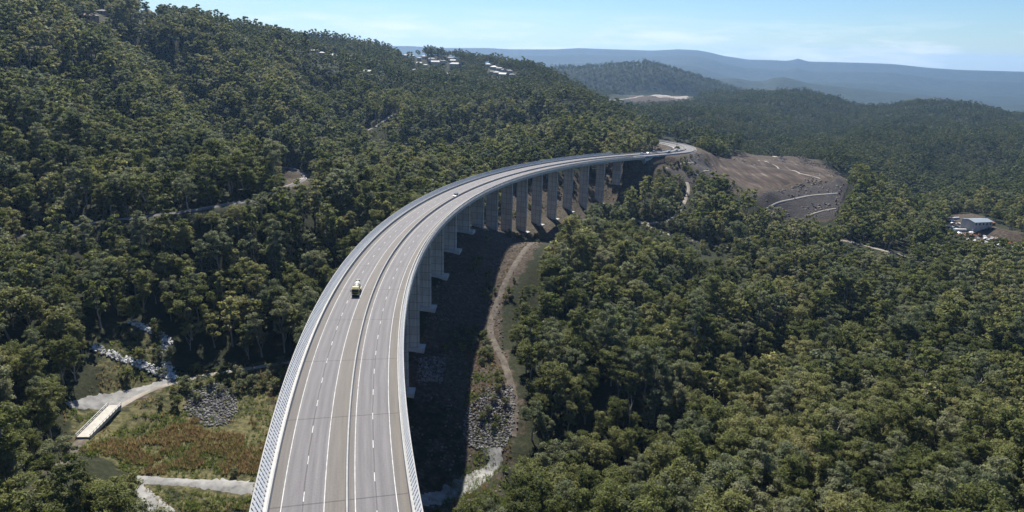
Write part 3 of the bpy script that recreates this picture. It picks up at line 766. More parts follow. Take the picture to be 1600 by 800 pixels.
for i in range(24):
    s_ = S_P0 - SPAN * i
    if s_ < -40: break
    c = road_at(s_, -.7); hd = float(np.interp(s_, CS, HD)); g = float(min(H(c[0] + dx, c[1] + dy) for dx in (-5, 0, 5) for dy in (-3, 0, 3)))
    pr_ = empty('pier', (0, 0, 0), 0, viaduct); pr_.location = Vector(c) - viaduct.location; pr_.location.z = g - viaduct.location.z; pr_.rotation_euler.z = -hd
    top = c[2] - 2.95 - g
    mb = MB(); w, th = 4.3, 1.2
    mb.prism([(-w, -th), (w, -th), (w + .0, -th + .35), (w + .25, -.5), (w + .25, .5), (w, th - .35), (w, th), (-w, th), (-w, th - .35), (-w - .25, .5), (-w - .25, -.5), (-w, -th + .35)], 'z', -2, top)
    shaft = mb.build('shaft', M_pier, pr_)
    mb = MB().prism([(-9.5, top + .9), (9.0, top + .9), (9.0, top + .3), (4.4, top - .5), (-4.4, top - .5), (-9.5, top + .3)], 'y', -1.5, 1.5)
    cap = mb.build('headstock', M_conc, pr_)
    mb = MB().box(-7.2, 7.2, -3.2, 3.2, -2.2, 1.9 if s_ < 385 else .35, .12)
    mb.build('pile_cap', M_conc, pr_)
    pier_spots.append((c[0], c[1]))
# abutment
ab = empty('abutment', (0, 0, 0), 0, viaduct)
c = road_at(S_ABUT + 2, -1.7); hd = float(np.interp(S_ABUT, CS, HD)); ab.location = Vector(c) - viaduct.location; ab.rotation_euler.z = -hd
MB().box(-13.3, 13.4, -2, 3, -16, -1.7).build('abutment_wall', M_conc, ab)
MB().prism([(-2, -1.62), (34, -1.62), (34, -3.0), (12, -12), (-2, -12)], 'x', 12.4, 13.6).build('wing_wall', M_conc, ab)
MB().prism([(-2, -1.62), (34, -1.62), (34, -3.0), (12, -12), (-2, -12)], 'x', -14, -13.3).build('wing_wall', M_conc, ab)

# highway on the ground past the abutment
SG = np.arange(S_ABUT, S_END, 2.0)
hw = swept('highway_bed', [sweep(SG, [(-14.6, -.5), (12.6, -.5), (12.2, -.04), (-14.2, -.04)])], M_conc); tag(hw, 'graded bed of the highway beyond the viaduct', 'road bed', kind='structure')
o = road_sheet('highway', SG, -13.8, 12.0, 0.0, None); tag(o, 'pale highway curving left round the spur beyond the viaduct', 'road', kind='structure')
o = swept('road_markings', [q for q in marks(S_ABUT, S_END)], M_white); tag(o, 'white lane lines on the highway beyond the viaduct', 'lane lines', kind='structure')
o = swept('median_barrier', [sweep(SG, barrier_prof(0, .32, .13, 1.15))], M_conc_w); tag(o, 'concrete median barrier on the ground highway beyond the viaduct', 'barrier')
o = swept('roadside_barrier', [sweep(SG, barrier_prof(11.4, .25, .14, .9))], M_conc_w); tag(o, 'low barrier on the outer right edge of the far highway bend', 'barrier')
o = swept('cutting_barrier', [sweep(SG, barrier_prof(-13.3, .25, .14, .9))], M_conc_w); tag(o, 'low barrier on the inner edge of the far highway bend below the cutting', 'barrier')

#@@TREES
def leafcards(C, N, size, r_):
    """quads at C with normals N"""
    k = len(C)
    N = N / (np.linalg.norm(N, axis=1)[:, None] + 1e-9)
    a = r_.normal(size=(k, 3)); T = np.cross(N, a); T /= np.linalg.norm(T, axis=1)[:, None] + 1e-9; B = np.cross(N, T)
    s1 = (size * r_.uniform(.6, 1.25, k))[:, None]; s2 = s1 * r_.uniform(.55, 1.0, k)[:, None]
    V = np.stack([C - T * s1 * .9, C - B * s2 * .55, C + T * s1, C + B * s2 * .6], 1).reshape(-1, 3)
    return V, np.arange(4 * k).reshape(-1, 4)
def tube(pts, rad, seg=6):
    V = []; Fq = []
    for i, (p_, r_) in enumerate(zip(pts, rad)):
        for j in range(seg): a = 2 * math.pi * j / seg; V.append((p_[0] + r_ * math.cos(a), p_[1] + r_ * math.sin(a), p_[2]))
    for i in range(len(pts) - 1):
        for j in range(seg): Fq.append((i * seg + j, i * seg + (j + 1) % seg, (i + 1) * seg + (j + 1) % seg, (i + 1) * seg + j))
    return np.array(V), np.array(Fq)
def crown_shape(kind, nclump, r_):
    out = []
    for i in range(nclump):
        u = (i + .5) / nclump
        a = i * 2.399 + r_.uniform(-.5, .5)
        if kind == 'gum':      # spreading umbrella of separate heads
            z = 7.5 + 8.0 * u ** .8 + r_.uniform(-1.2, 1.0); rr_ = 5.2 * math.sqrt(max(.02, 1 - ((z - 10.5) / 6.5) ** 2)) * r_.uniform(.45, 1.05); cr = r_.uniform(.8, 2.0)
        elif kind == 'tall':
            z = 6.5 + 12.5 * u + r_.uniform(-1, 1); rr_ = 3.6 * math.sqrt(max(.03, 1 - ((z - 12) / 8.2) ** 2)) * r_.uniform(.3, 1.05); cr = r_.uniform(.75, 1.8)
        elif kind == 'round':
            z = 3.2 + 8.5 * u + r_.uniform(-.6, .6); rr_ = 4.4 * math.sqrt(max(.03, 1 - ((z - 6.5) / 6.2) ** 2)) * r_.uniform(.55, 1.0); cr = r_.uniform(1.3, 2.2)
        else:                  # small bush
            z = 1.2 + 3.2 * u; rr_ = 2.4 * math.sqrt(max(.05, 1 - ((z - 2) / 3.2) ** 2)) * r_.uniform(.3, 1); cr = r_.uniform(.8, 1.4)
        out.append((rr_ * math.cos(a), rr_ * math.sin(a), z, cr))
    return out
def crown_mesh(kind, nclump, nleaf, size, seed, core=.62):
    r_ = np.random.default_rng(seed); cl = crown_shape(kind, nclump, r_); parts = []
    for (x, y, z, cr) in cl:
        D = r_.normal(size=(nleaf, 3)); D[:, 2] = np.where(D[:, 2] < -.25, -D[:, 2] * .7, D[:, 2]); D /= np.linalg.norm(D, axis=1)[:, None]
        rad = cr * r_.uniform(.72, 1.14, nleaf)[:, None]
        rad *= 1 + .22 * np.sin(D[:, :1] * 7 + seed) * np.sin(D[:, 1:2] * 6 + x)
        C = np.array([x, y, z]) + D * rad * np.array([1, 1, .72])
        Nn = D * .75 + r_.normal(size=(nleaf, 3)) * .55 + np.array([0, 0, .35])
        parts.append(leafcards(C, Nn, size, r_))
        if core:
            # irregular inner mass
            th = np.linspace(0, 2 * np.pi, 6, endpoint=False); V = []
            for zz, q in ((-.8, .45), (-.2, .95), (.4, .85), (.9, .3)):
                for a in th: 
                    k_ = core * cr * r_.uniform(.8, 1.1); V.append((x + k_ * q * math.cos(a), y + k_ * q * math.sin(a), z + k_ * zz * .75))
            Fq = [(i * 6 + j, i * 6 + (j + 1) % 6, (i + 1) * 6 + (j + 1) % 6, (i + 1) * 6 + j) for i in range(3) for j in range(6)]
            Fq += [(18, 19, 20, 21), (18, 21, 22, 23)]
            parts.append((np.array(V), np.array(Fq)))
    return merge(parts), cl
def trunk_mesh(cl, kind, seed, seg=6, limbs=6):
    r_ = np.random.default_rng(seed + 99); parts = []
    topz = max(c[2] for c in cl); b = .34 if kind != 'bush' else .12
    pts = [np.array([0, 0, -1.5])]; k = 5
    for i in range(1, k + 1): pts.append(np.array([r_.uniform(-.5, .5) * i / k * 1.6, r_.uniform(-.5, .5) * i / k * 1.6, topz * .82 * i / k]))
    rad = [b * 1.25] + [b * (1 - .16 * i) for i in range(1, k + 1)]
    parts.append(tube(pts, rad, seg))
    for c in cl[::max(1, len(cl) // max(limbs, 1))][:limbs]:
        e = np.array(c[:3]); z0 = max(.3 * topz, e[2] - 4.0); i = min(k, max(1, int(z0 / (topz * .82) * k))); a = pts[i]
        m_ = (a + e) / 2 + np.array([0, 0, -.4])
        parts.append(tube([a, m_, e], [b * .5, b * .36, b * .16], 5))
    return merge(parts)
PROTO = bpy.data.collections.new('tree_kinds')         # shapes the forest is grown from
KINDS = []
def add_proto(name, kind, nclump, nleaf, size, seed, mat, trunk=True, core=.62):
    (V, Fq), cl = crown_mesh(kind, nclump, nleaf, size, seed, core)
    cm = mesh_from(V, Fq, name=name + '_crown'); cm.materials.append(mat)
    tm = None
    if trunk:
        TV, TF = trunk_mesh(cl, kind, seed, limbs=6 if nleaf > 60 else 2, seg=6 if nleaf > 60 else 4)
        tm = mesh_from(TV, TF, True, name=name + '_trunk'); tm.materials.append(M_bark)
        Vj, Fj = merge([(V, Fq), (TV, TF)]); mi = np.concatenate([np.zeros(len(Fq)), np.ones(len(TF))])
        me = mesh_from(Vj, Fj, mi=mi)
        me.materials.append(mat); me.materials.append(M_bark)
    else: me = cm
    o = bpy.data.objects.new('k%03d' % len(KINDS), me); PROTO.objects.link(o)
    KINDS.append((kind, cm, tm)); return len(KINDS) - 1
NEAR = [add_proto('gum', 'gum', 26, 162, 0.328, 1, M_leaf), add_proto('gum', 'gum', 22, 162, 0.344, 2, M_leaf), add_proto('gum', 'gum', 30, 141, 0.328, 3, M_leaf_g),
        add_proto('tall', 'tall', 26, 148, 0.328, 4, M_leaf), add_proto('tall', 'tall', 22, 148, 0.328, 5, M_leaf_g), add_proto('tall', 'tall', 28, 135, 0.344, 6, M_leaf),
        add_proto('round', 'round', 24, 175, 0.312, 7, M_leaf), add_proto('round', 'round', 20, 175, 0.328, 8, M_leaf)]
MID = [add_proto('gum', 'gum', 16, 42, .75, 11, M_leaf), add_proto('gum', 'gum', 14, 42, .75, 12, M_leaf_g), add_proto('tall', 'tall', 16, 40, .72, 13, M_leaf),
       add_proto('tall', 'tall', 14, 40, .75, 14, M_leaf), add_proto('round', 'round', 13, 44, .75, 15, M_leaf), add_proto('round', 'round', 14, 44, .7, 16, M_leaf)]
FAR = [add_proto('gum', 'gum', 9, 14, 1.3, 21, M_leaf_far, False, .85), add_proto('tall', 'tall', 9, 14, 1.3, 22, M_leaf_far, False, .85), add_proto('round', 'round', 8, 14, 1.3, 23, M_leaf_far, False, .85),
       add_proto('gum', 'gum', 9, 14, 1.2, 24, M_leaf_far, False, .85)]
BUSH = [add_proto('bush', 'bush', 8, 80, .3, 31, M_leaf), add_proto('bush', 'bush', 7, 80, .32, 32, M_leaf_g)]

def scatter(step, r0, r1, jitter=.48):
    out = []
    for y0 in np.arange(max(-150, -150), r1, step):
        xm = (y0 + 260) * .86
        xs = np.arange(-xm - 40, xm + 40, step); q = np.stack([xs + rng.uniform(-jitter, jitter, len(xs)) * step, y0 + rng.uniform(-jitter, jitter, len(xs)) * step], 1)
        r = np.hypot(q[:, 0], q[:, 1]); out.append(q[(r >= r0) & (r < r1)])
    return np.concatenate(out)
def keep(q):
    x, y = q[:, 0], q[:, 1]; ok = np.ones(len(q), bool)
    m_ = np.hypot(x, y) < 1500
    xi, yi = x[m_], y[m_]; k = np.ones(len(xi), bool)
    rd, rs = near_road(xi, yi)
    k &= ~((rs < S_ABUT) & (rd < 20)); k &= ~((rs >= S_ABUT) & (rd < 24))
    for nm in ('clear_left', 'clear_right', 'gap_piers', 'pad', 'yard', 'rail_cut', 'abutment_slope'): k &= ~inpoly(xi, yi, WP[nm])
    k &= path_dist(xi, yi) > 3.0
    ok[m_] = k
    return q[ok]
# windows that must stay open between the camera and the bare places
OPEN = [
 [(95,640),(185,590),(145,552),(150,546),(205,508),(262,508),(278,575),(455,562),(440,640),(398,800),(232,800),(215,760),(205,745),(130,705),(105,690)],
 [(1085,238),(1290,262),(1326,280),(1308,340),(1270,345),(1200,322),(1150,290),(1110,268),(1060,262),(1000,262),(1000,240)],
 [(640,590),(650,500),(720,390),(850,345),(960,318),(960,262),(1015,262),(1018,275),(965,300),(860,370),(830,400),(795,470),(790,560),(812,640),(805,700),(790,720),(795,770),(680,800),(640,800)],
 [(1480,336),(1540,338),(1600,370),(1600,385),(1540,378),(1490,366)],
 [(950,150),(1015,132),(1035,132),(1090,148),(1080,156),(950,162)],
 [(438,258),(488,264),(488,288),(470,300),(445,282)],
 [(20,364),(130,345),(385,308),(388,320),(250,340),(130,358),(20,374)],
 [(572,190),(615,176),(615,186),(572,205)],
 [(1045,262),(1075,268),(1086,292),(1070,330),(1058,330),(1074,294),(1066,276),(1045,270)],
 [(990,342),(1060,364),(1150,388),(1150,396),(1060,380),(990,352)],
 [(1310,370),(1430,398),(1430,408),(1310,380)],
 [(1036,212),(1080,222),(1082,236),(1020,250),(1000,250),(1000,240),(1040,232)],
]
RIDGE_H = [(492,80,16),(503,84,9),(519,88,18),(575,113,12),(596,107,9),(634,88,12),(644,88,10),(655,92,10),(662,89,8),(655,100,12),(665,103,10),(675,94,22),(680,99,20),(690,96,18),(704,93,16),(708,97,14),
           (712,102,30),(648,111,9),(700,116,10),(763,103,14),(772,106,16),(780,108,12),(788,111,14),(776,116,14),(786,118,16),(796,113,12),(800,119,12),(768,114,9)]
for (px_, py_, w_) in RIDGE_H: OPEN.append([(px_ - w_ * .4, py_ - 3.5), (px_ + w_ * .4, py_ - 3.5), (px_ + w_ * .4, py_ + 1.5), (px_ - w_ * .4, py_ + 1.5)])
for (px_, py_, w_) in [(138,34,15),(232,22,14),(162,21,7),(20,8,14)]: OPEN.append([(px_ - w_, py_ - 6), (px_ + w_, py_ - 6), (px_ + w_, py_ + 2), (px_ - w_, py_ + 2)])
def open_filter(x, y, z, s):
    """True where a tree would hide one of the bare places"""
    bad = np.zeros(len(x), bool)
    for hgt in (.25, .6, .95):
        for dx in (-3.5, 3.5):
            u, v, _ = project(np.stack([x + dx * s, y, z + 14 * s * hgt], 1))
            for p_ in OPEN: bad |= inpoly(u, v, p_)
    return bad
def frame_ok(x, y, z, marg=260):
    u, v, d = project(np.stack([x, y, z + 8], 1)); return (d > 20) & (u > -marg) & (u < 1600 + marg) & (v < 800 + marg * 1.2)
groups = []
def make_set(step, r0, r1, kinds, smin, smax):
    q = keep(scatter(step, r0, r1)); x, y = q.T; z = H(x, y); m_ = frame_ok(x, y, z); x, y, z = x[m_], y[m_], z[m_]
    s = (smin * .72 + (smax * 1.12 - smin * .72) * rng.beta(1.7, 1.9, len(x))) * (1 + .5 * fbm(x / 45, y / 45, 2))
    b = open_filter(x, y, z, s); rr_ = np.hypot(x, y)
    x, y, z, s = x[~b], y[~b], z[~b], s[~b]
    v = np.array(kinds)[rng.integers(0, len(kinds), len(x))]
    groups.append((x, y, z, s, v))
make_set(8.6, 120, 330, NEAR, .80, 1.42)
make_set(9.0, 330, 620, NEAR + MID, .80, 1.45)
make_set(9.8, 620, 1100, MID, .85, 1.5)
make_set(10.5, 1100, 2000, FAR, .85, 1.4)
make_set(13, 2000, 3400, FAR, 1.0, 1.4)
make_set(20, 3400, 5000, FAR, 1.1, 1.6)
TX, TY, TZ, TS, TV = [np.concatenate([g[i] for g in groups]) for i in range(5)]
# understorey shrubs round the edges of the cleared ground
q = scatter(5.5, 150, 860); x, y = q.T; rd, rs = near_road(x, y)
um = inpoly(x, y, WP['clear_left']) | inpoly(x, y, WP['clear_right']) | inpoly(x, y, WP['gap_piers']) | inpoly(x, y, WP['abutment_slope']) | inpoly(x, y, WP['rail_cut'])
um |= (path_dist(x, y, ['railway', 'hill_road', 'upper_track', 'forest_track']) < 22)
um &= ~((rs >= S_ABUT - 10) & (rd < 26)) & ~((rd < 15) & (rs < S_ABUT))
um &= ~inpoly(x, y, WP['field']) & (path_dist(x, y) > 1.5) & ((fbm(x / 30, y / 30, 3) > .04) | (path_dist(x, y, ['railway', 'hill_road', 'upper_track', 'forest_track']) < 22))
u0_, v0_, _ = project(np.stack([x, y, H(x, y) + 1.5], 1)); um &= ~inpoly(u0_, v0_, [(95,620),(180,600),(270,580),(285,600),(205,650),(140,700),(100,700)]) & ~inpoly(u0_, v0_, [(205,735),(410,740),(400,800),(210,800)]) & ~inpoly(u0_, v0_, [(640,750),(740,700),(800,695),(800,745),(700,800),(640,800)])
for P_o in OPEN[5:7] + OPEN[4:5]: um &= ~inpoly(u0_, v0_, P_o)
um &= path_dist(x, y, ['railway', 'hill_road', 'upper_track']) > 3
x, y = x[um], y[um]; z = H(x, y); u_, v_, _ = project(np.stack([x, y, z], 1))
sh_x, sh_y, sh_z = x, y, z
print('trees', len(TX), 'shrubs', len(x))

# pick the 300 that show largest
u, v, d = project(np.stack([TX, TY, TZ + 10 * TS], 1))
px_h = F_PX * 14 * TS / d
infr = (u > 12) & (u < 1588) & (v > 5) & (v < 812) & (d < 700) & np.isin(TV, NEAR + MID)
vis = infr.copy()
grid = {}
order = np.argsort(d)                                    # near to far: mark what covers what
chosen = []
for i in order[:14000]:
    if not infr[i]: continue
    key = (int(u[i] // 17), int(v[i] // 17))
    c = grid.get(key, 0); grid[key] = c + 1
    if c == 0 or (c == 1 and px_h[i] > 60): chosen.append(i)
# not behind the deck
dk = project(road_at(np.arange(-10, 700, 3), -13.5)); dk2 = project(road_at(np.arange(-10, 700, 3), 12))
dpoly = list(zip(dk[0], dk[1])) + list(zip(dk2[0][::-1], dk2[1][::-1]))
chosen = [i for i in chosen if not inpoly(np.array([u[i]]), np.array([v[i]]), dpoly)[0]]
chosen = sorted(chosen, key=lambda i: -px_h[i])[:272]
sel = np.zeros(len(TX), bool); sel[chosen] = True

def region(px, py):
    if px < 660:
        if py > 600: return 'by the grassy clearing left of the viaduct'
        if py > 350: return 'between railway and viaduct'
        return 'on the steep hill above the railway'
    if px < 1000: return 'along the right side of the works track'
    if py > 600: return 'in the foreground forest on the right'
    return 'in the gully forest right of the viaduct'
LOOK = {'gum': 'spreading gum tree with domed heads', 'tall': 'tall narrow ragged gum tree', 'round': 'dense low rounded tree'}
for i in chosen:
    kind, cm, tm = KINDS[TV[i]]
    e = empty('gum_tree' if kind != 'round' else 'broadleaf_tree', (TX[i], TY[i], TZ[i]), rnd.uniform(0, 6.28)); e.scale = (TS[i],) * 3
    c = bpy.data.objects.new('crown', cm); col.objects.link(c); c.parent = e
    t_ = bpy.data.objects.new('trunk', tm); col.objects.link(t_); t_.parent = e
    grey = 'grey-green ' if cm.materials[0] == M_leaf_g else 'green '
    lab = grey + LOOK[kind] + ' ' + region(u[i], v[i])
    tag(e, lab, 'tree', lab.replace(' tree', ' trees', 1))

def geo_scatter(name, x, y, z, s, v, coll, label, cat, tilt=.06):
    me = bpy.data.meshes.new(name); k = len(x); me.vertices.add(k); me.vertices.foreach_set('co', np.stack([x, y, z], 1).astype(np.float32).ravel())
    a = me.attributes.new('scl', 'FLOAT', 'POINT'); a.data.foreach_set('value', np.asarray(s, np.float32))
    a = me.attributes.new('vari', 'INT', 'POINT'); a.data.foreach_set('value', np.asarray(v, np.int32))
    a = me.attributes.new('rot', 'FLOAT_VECTOR', 'POINT'); rot = np.stack([rng.normal(0, tilt, k), rng.normal(0, tilt, k), rng.uniform(0, 6.283, k)], 1); a.data.foreach_set('vector', rot.astype(np.float32).ravel())
    o = link(name, me)
    g = bpy.data.node_groups.new(name, 'GeometryNodeTree')
    g.interface.new_socket('Geometry', in_out='INPUT', socket_type='NodeSocketGeometry'); g.interface.new_socket('Geometry', in_out='OUTPUT', socket_type='NodeSocketGeometry')
    N = g.nodes; gi = N.new('NodeGroupInput'); go = N.new('NodeGroupOutput')
    ci = N.new('GeometryNodeCollectionInfo'); ci.inputs['Collection'].default_value = coll; ci.inputs['Separate Children'].default_value = True; ci.inputs['Reset Children'].default_value = True
    ip = N.new('GeometryNodeInstanceOnPoints'); ip.inputs['Pick Instance'].default_value = True
    def na(nm, ty):
        q = N.new('GeometryNodeInputNamedAttribute'); q.data_type = ty; q.inputs['Name'].default_value = nm; return q.outputs['Attribute']
    l = g.links.new
    l(gi.outputs[0], ip.inputs['Points']); l(ci.outputs[0], ip.inputs['Instance']); l(na('vari', 'INT'), ip.inputs['Instance Index'])
    l(na('rot', 'FLOAT_VECTOR'), ip.inputs['Rotation']); l(na('scl', 'FLOAT'), ip.inputs['Scale']); l(ip.outputs[0], go.inputs[0])
    md = o.modifiers.new('grow', 'NODES'); md.node_group = g
    return tag(o, label, cat, kind='stuff')
geo_scatter('forest', TX[~sel], TY[~sel], TZ[~sel], TS[~sel], TV[~sel], PROTO, 'unbroken eucalypt forest covering the hills and valleys into the distance', 'forest')
geo_scatter('shrubs', sh_x, sh_y, sh_z, rng.uniform(.4, 1.1, len(sh_x)), np.array(BUSH)[rng.integers(0, 2, len(sh_x))], PROTO, 'low scrub and bushes along the edges of the cleared ground', 'scrub')

#@@DETAIL
def band(name, A, B, mat, label, cat, lift=.22, kind='structure', n=40, cross=5, rough=0.0):
    """draped sheet between two edges seen in the picture"""
    A = np.array([hit(*a)[:2] for a in A]); B = np.array([hit(*b)[:2] for b in B])
    def rs_(P):
        d = np.concatenate([[0], np.cumsum(np.hypot(*np.diff(P, axis=0).T))]); t = np.linspace(0, d[-1], n)
        return np.stack([np.interp(t, d, P[:, 0]), np.interp(t, d, P[:, 1])], 1)
    A, B = rs_(A), rs_(B); V = []
    for j in range(cross):
        q = A + (B - A) * (j / (cross - 1)); edge = j in (0, cross - 1)
        q = q + (rng.normal(0, .55, q.shape) if edge else 0); V.append(np.stack([q[:, 0], q[:, 1], H(q[:, 0], q[:, 1]) + (-.3 if edge else lift + rough * rng.random(n))], 1))
    V = np.concatenate(V); Fq = [(j * n + i, j * n + i + 1, (j + 1) * n + i + 1, (j + 1) * n + i) for j in range(cross - 1) for i in range(n - 1)]
    return tag(link(name, mesh_from(V, Fq, True), mat), label, cat, kind=kind)
M_dconc = mat_noise('channel_concrete', [(.28, (.09, .088, .08)), (.45, (.20, .195, .185)), (.6, (.27, .265, .25)), (.8, (.36, .35, .33))], scale=.22, rough=.9, bump=.3)
band('spillway_apron', [(98,628),(140,618),(190,612),(230,600),(266,590)], [(112,640),(150,641),(184,637),(230,617),(274,598)], M_dconc, 'grey concrete apron curving beside the slab bridge', 'drain')
band('drain_channel', [(215,744),(300,747),(352,749),(405,752)], [(213,756),(300,766),(350,772),(400,780)], M_dconc, 'wide concrete drain crossing the grass beside the viaduct bottom', 'drain', lift=.5)
band('side_drain', [(226,758),(246,774),(280,802)], [(205,760),(216,784),(236,812)], M_dconc, 'short concrete drain branch at the bottom left of the viaduct', 'drain', lift=.4)
band('creek_channel', [(640,775),(690,757),(732,737),(758,722),(752,704)], [(648,796),(700,787),(748,767),(786,736),(791,704)], M_dconc, 'pale concrete creek channel bending right from under the viaduct', 'drain', lift=.4)
# raked earth platform
def raked():
    m, t, b = new_mat('raked_earth'); l = t.links.new; tcn = t.nodes.new('ShaderNodeTexCoord')
    mp_ = t.nodes.new('ShaderNodeMapping'); mp_.inputs['Rotation'].default_value = (0, 0, R(-28)); mp_.inputs['Scale'].default_value = (.16, .012, .05); l(tcn.outputs['Object'], mp_.inputs['Vector'])
    w = t.nodes.new('ShaderNodeTexNoise'); w.inputs['Scale'].default_value = 1.0; w.inputs['Detail'].default_value = 7; w.inputs['Roughness'].default_value = .75; w.inputs['Distortion'].default_value = .8; l(mp_.outputs['Vector'], w.inputs['Vector'])
    n1 = t.nodes.new('ShaderNodeTexNoise'); n1.inputs['Scale'].default_value = .03; n1.inputs['Detail'].default_value = 10; n1.inputs['Roughness'].default_value = .7; l(tcn.outputs['Object'], n1.inputs['Vector'])
    ma = t.nodes.new('ShaderNodeMath'); ma.operation = 'MULTIPLY_ADD'; ma.inputs[1].default_value = .9; l(w.outputs['Fac'], ma.inputs[0]); mh = t.nodes.new('ShaderNodeMath'); mh.operation = 'MULTIPLY_ADD'; mh.inputs[1].default_value = .75; mh.inputs[2].default_value = -.25; l(n1.outputs['Fac'], mh.inputs[0]); l(mh.outputs[0], ma.inputs[2])
    r = ramp(t, [(.40, (.030, .022, .018)), (.55, (.058, .043, .034)), (.66, (.092, .072, .057)), (.78, (.19, .16, .13))]); l(ma.outputs[0], r.inputs['Fac'])
    l(r.outputs['Color'], b.inputs['Base Color']); b.inputs['Roughness'].default_value = .95; b.inputs['Specular IOR Level'].default_value = .1; return m
band('earth_platform', [(1095,240),(1150,243),(1215,249),(1280,260),(1318,276)], [(1112,262),(1145,284),(1185,303),(1240,291),(1300,281)], raked(), 'wide raked brown earth platform beyond the abutment', 'earthworks', lift=.5, n=70, cross=22)
M_earth_shade = mat_noise('earth_with_shade', [(.3, (.022, .019, .018)), (.6, (.052, .045, .042)), (.8, (.10, .088, .08))], scale=.12, rough=.95, bump=.6, bump_scale=.5, dist=1.5, stretch=(1, 1, 3))  # earth darkened to carry the backlit platform slope's shade; the bank shares it
band('shaded_slope', [(1150,288),(1186,306),(1240,294),(1302,281),(1326,284)], [(1160,300),(1205,342),(1252,350),(1304,345),(1322,305)], M_earth_shade, 'steep earth slope with painted-in shade facing the camera under the earth platform', 'earthworks', lift=.45, n=60, cross=14)
band('bank_slope', [(1030,263),(1065,250),(1090,238)], [(1075,286),(1120,300),(1112,262)], M_earth_shade, 'dark brown bank falling from the highway to the earth platform', 'earthworks', lift=.35, n=40, cross=14)
M_bench = mat_noise('bench_gravel', [(.3, (.20, .18, .15)), (.7, (.34, .31, .27))], scale=.4, rough=.95)
def pstrip(name, pts, hw, mat, label, cat, lift=.5, wob=.3, cross=5, kind='structure'):
    P3 = np.array([hit(a, b) for a, b in pts]); d = np.concatenate([[0], np.cumsum(np.hypot(*np.diff(P3[:, :2], axis=0).T))]); t = np.linspace(0, d[-1], max(6, int(d[-1] / 2)))
    xy = np.stack([np.interp(t, d, P3[:, 0]), np.interp(t, d, P3[:, 1])], 1)
    if len(pts) == 2 and name == 'slope_bench':
        wob = .12
    return strip(name, xy, hw, mat, label, cat, lift=lift, wob=wob, cross=cross, kind=kind), xy
pstrip('slope_bench', [(1198,328),(1312,303)], 1.5, M_bench, 'longer pale bench line along the dark slope under the earth platform', 'bench', .8)
pstrip('slope_bench', [(1262,339),(1306,327)], 1.3, M_bench, 'lower shorter pale bench line on the dark slope under the earth platform', 'bench', .8)
pstrip('slope_bench', [(1062,262),(1088,256)], 1.4, M_bench, 'small pale bench on the bank just right of the abutment', 'bench', .8)
pstrip('slope_bench', [(1090,275),(1108,268)], 1.2, M_bench, 'lowest small pale bench on the bank right of the abutment', 'bench', .8)
pstrip('platform_edge_track', [(1120,238),(1175,239),(1215,247)], 2.6, M_pale, 'pale haul track along the far edge of the earth platform', 'track', .8)
pstrip('distant_road', [(950,158),(985,155),(1005,151)], 8, M_pale, 'pale distant road cutting at the foot of the middle hill', 'road', 3)
pstrip('distant_quarry', [(1020,152),(1045,151),(1075,152)], 30, M_pale, 'pale distant quarry floor below the middle hill', 'quarry', 3)
d1, xy1 = pstrip('rock_drain', [(150,546),(190,562),(235,580),(272,591)], 1.7, M_dconc, 'long white rock lined drain running down left to the service road', 'drain', .3)
d2, xy2 = pstrip('rock_drain', [(208,508),(240,521),(263,535),(256,558),(262,575),(270,591)], 1.6, M_dconc, 'crooked white rock lined drain behind the service road', 'drain', .3)

# rocks
ROCKS = bpy.data.collections.new('rock_kinds')
def rock_proto(seed, mat):
    r_ = np.random.default_rng(seed); bm = bmesh.new(); bmesh.ops.create_icosphere(bm, subdivisions=1, radius=.5)
    for v in bm.verts: v.co = v.co * r_.uniform(.7, 1.2); v.co.z *= .7
    me = bpy.data.meshes.new('rock'); bm.to_mesh(me); bm.free(); me.materials.append(mat)
    o = bpy.data.objects.new('r%d' % len(ROCKS.objects), me); ROCKS.objects.link(o)
def rock_mat(name, a, b_):
    m, t, bb = new_mat(name); oi = t.nodes.new('ShaderNodeObjectInfo'); r = ramp(t, [(0, a), (1, b_)]); t.links.new(oi.outputs['Random'], r.inputs['Fac']); t.links.new(r.outputs['Color'], bb.inputs['Base Color']); bb.inputs['Roughness'].default_value = .9; return m
M_rockd = rock_mat('dark_rock', (.07, .065, .065), (.24, .23, .225)); M_rockw = rock_mat('white_rock', (.34, .33, .32), (.75, .74, .71))
rock_proto(1, M_rockd); rock_proto(2, M_rockd); rock_proto(3, M_rockw); rock_proto(4, M_rockw)
def fill(polys, step, jitter=.5, cond=None):
    out = []
    for P in polys:
        W = [tuple(hit(a, b)[:2]) for a, b in P]; a = np.array(W); xs = np.arange(a[:, 0].min(), a[:, 0].max(), step); ys = np.arange(a[:, 1].min(), a[:, 1].max(), step)
        X, Y = np.meshgrid(xs, ys); X = X.ravel() + rng.uniform(-jitter, jitter, X.size) * step; Y = Y.ravel() + rng.uniform(-jitter, jitter, Y.size) * step
        k = inpoly(X, Y, W); out.append(np.stack([X[k], Y[k]], 1))
    q = np.concatenate(out); return q[:, 0], q[:, 1]
RIP_L = [(285,640),(300,612),(335,600),(365,612),(372,640),(355,665),(320,668)]
RIP_R = [(728,640),(760,612),(800,600),(806,640),(800,680),(790,702),(745,706),(722,690)]
x, y = fill([RIP_L, RIP_R, [(655,560),(700,560),(690,600),(650,600)]], .95)
geo_scatter('riprap', x, y, H(x, y) + .15, rng.uniform(.7, 1.7, len(x)), rng.integers(0, 2, len(x)), ROCKS, 'dark grey broken rock spread over the banks either side of the viaduct', 'rocks', tilt=.6)
xx, yy = [], []
for xy, w in ((xy1, 2.2), (xy2, 2.0)):
    for _ in range(16):
        xx.append(xy[:, 0] + rng.uniform(-w, w, len(xy))); yy.append(xy[:, 1] + rng.uniform(-w, w, len(xy)))
x = np.concatenate(xx); y = np.concatenate(yy)
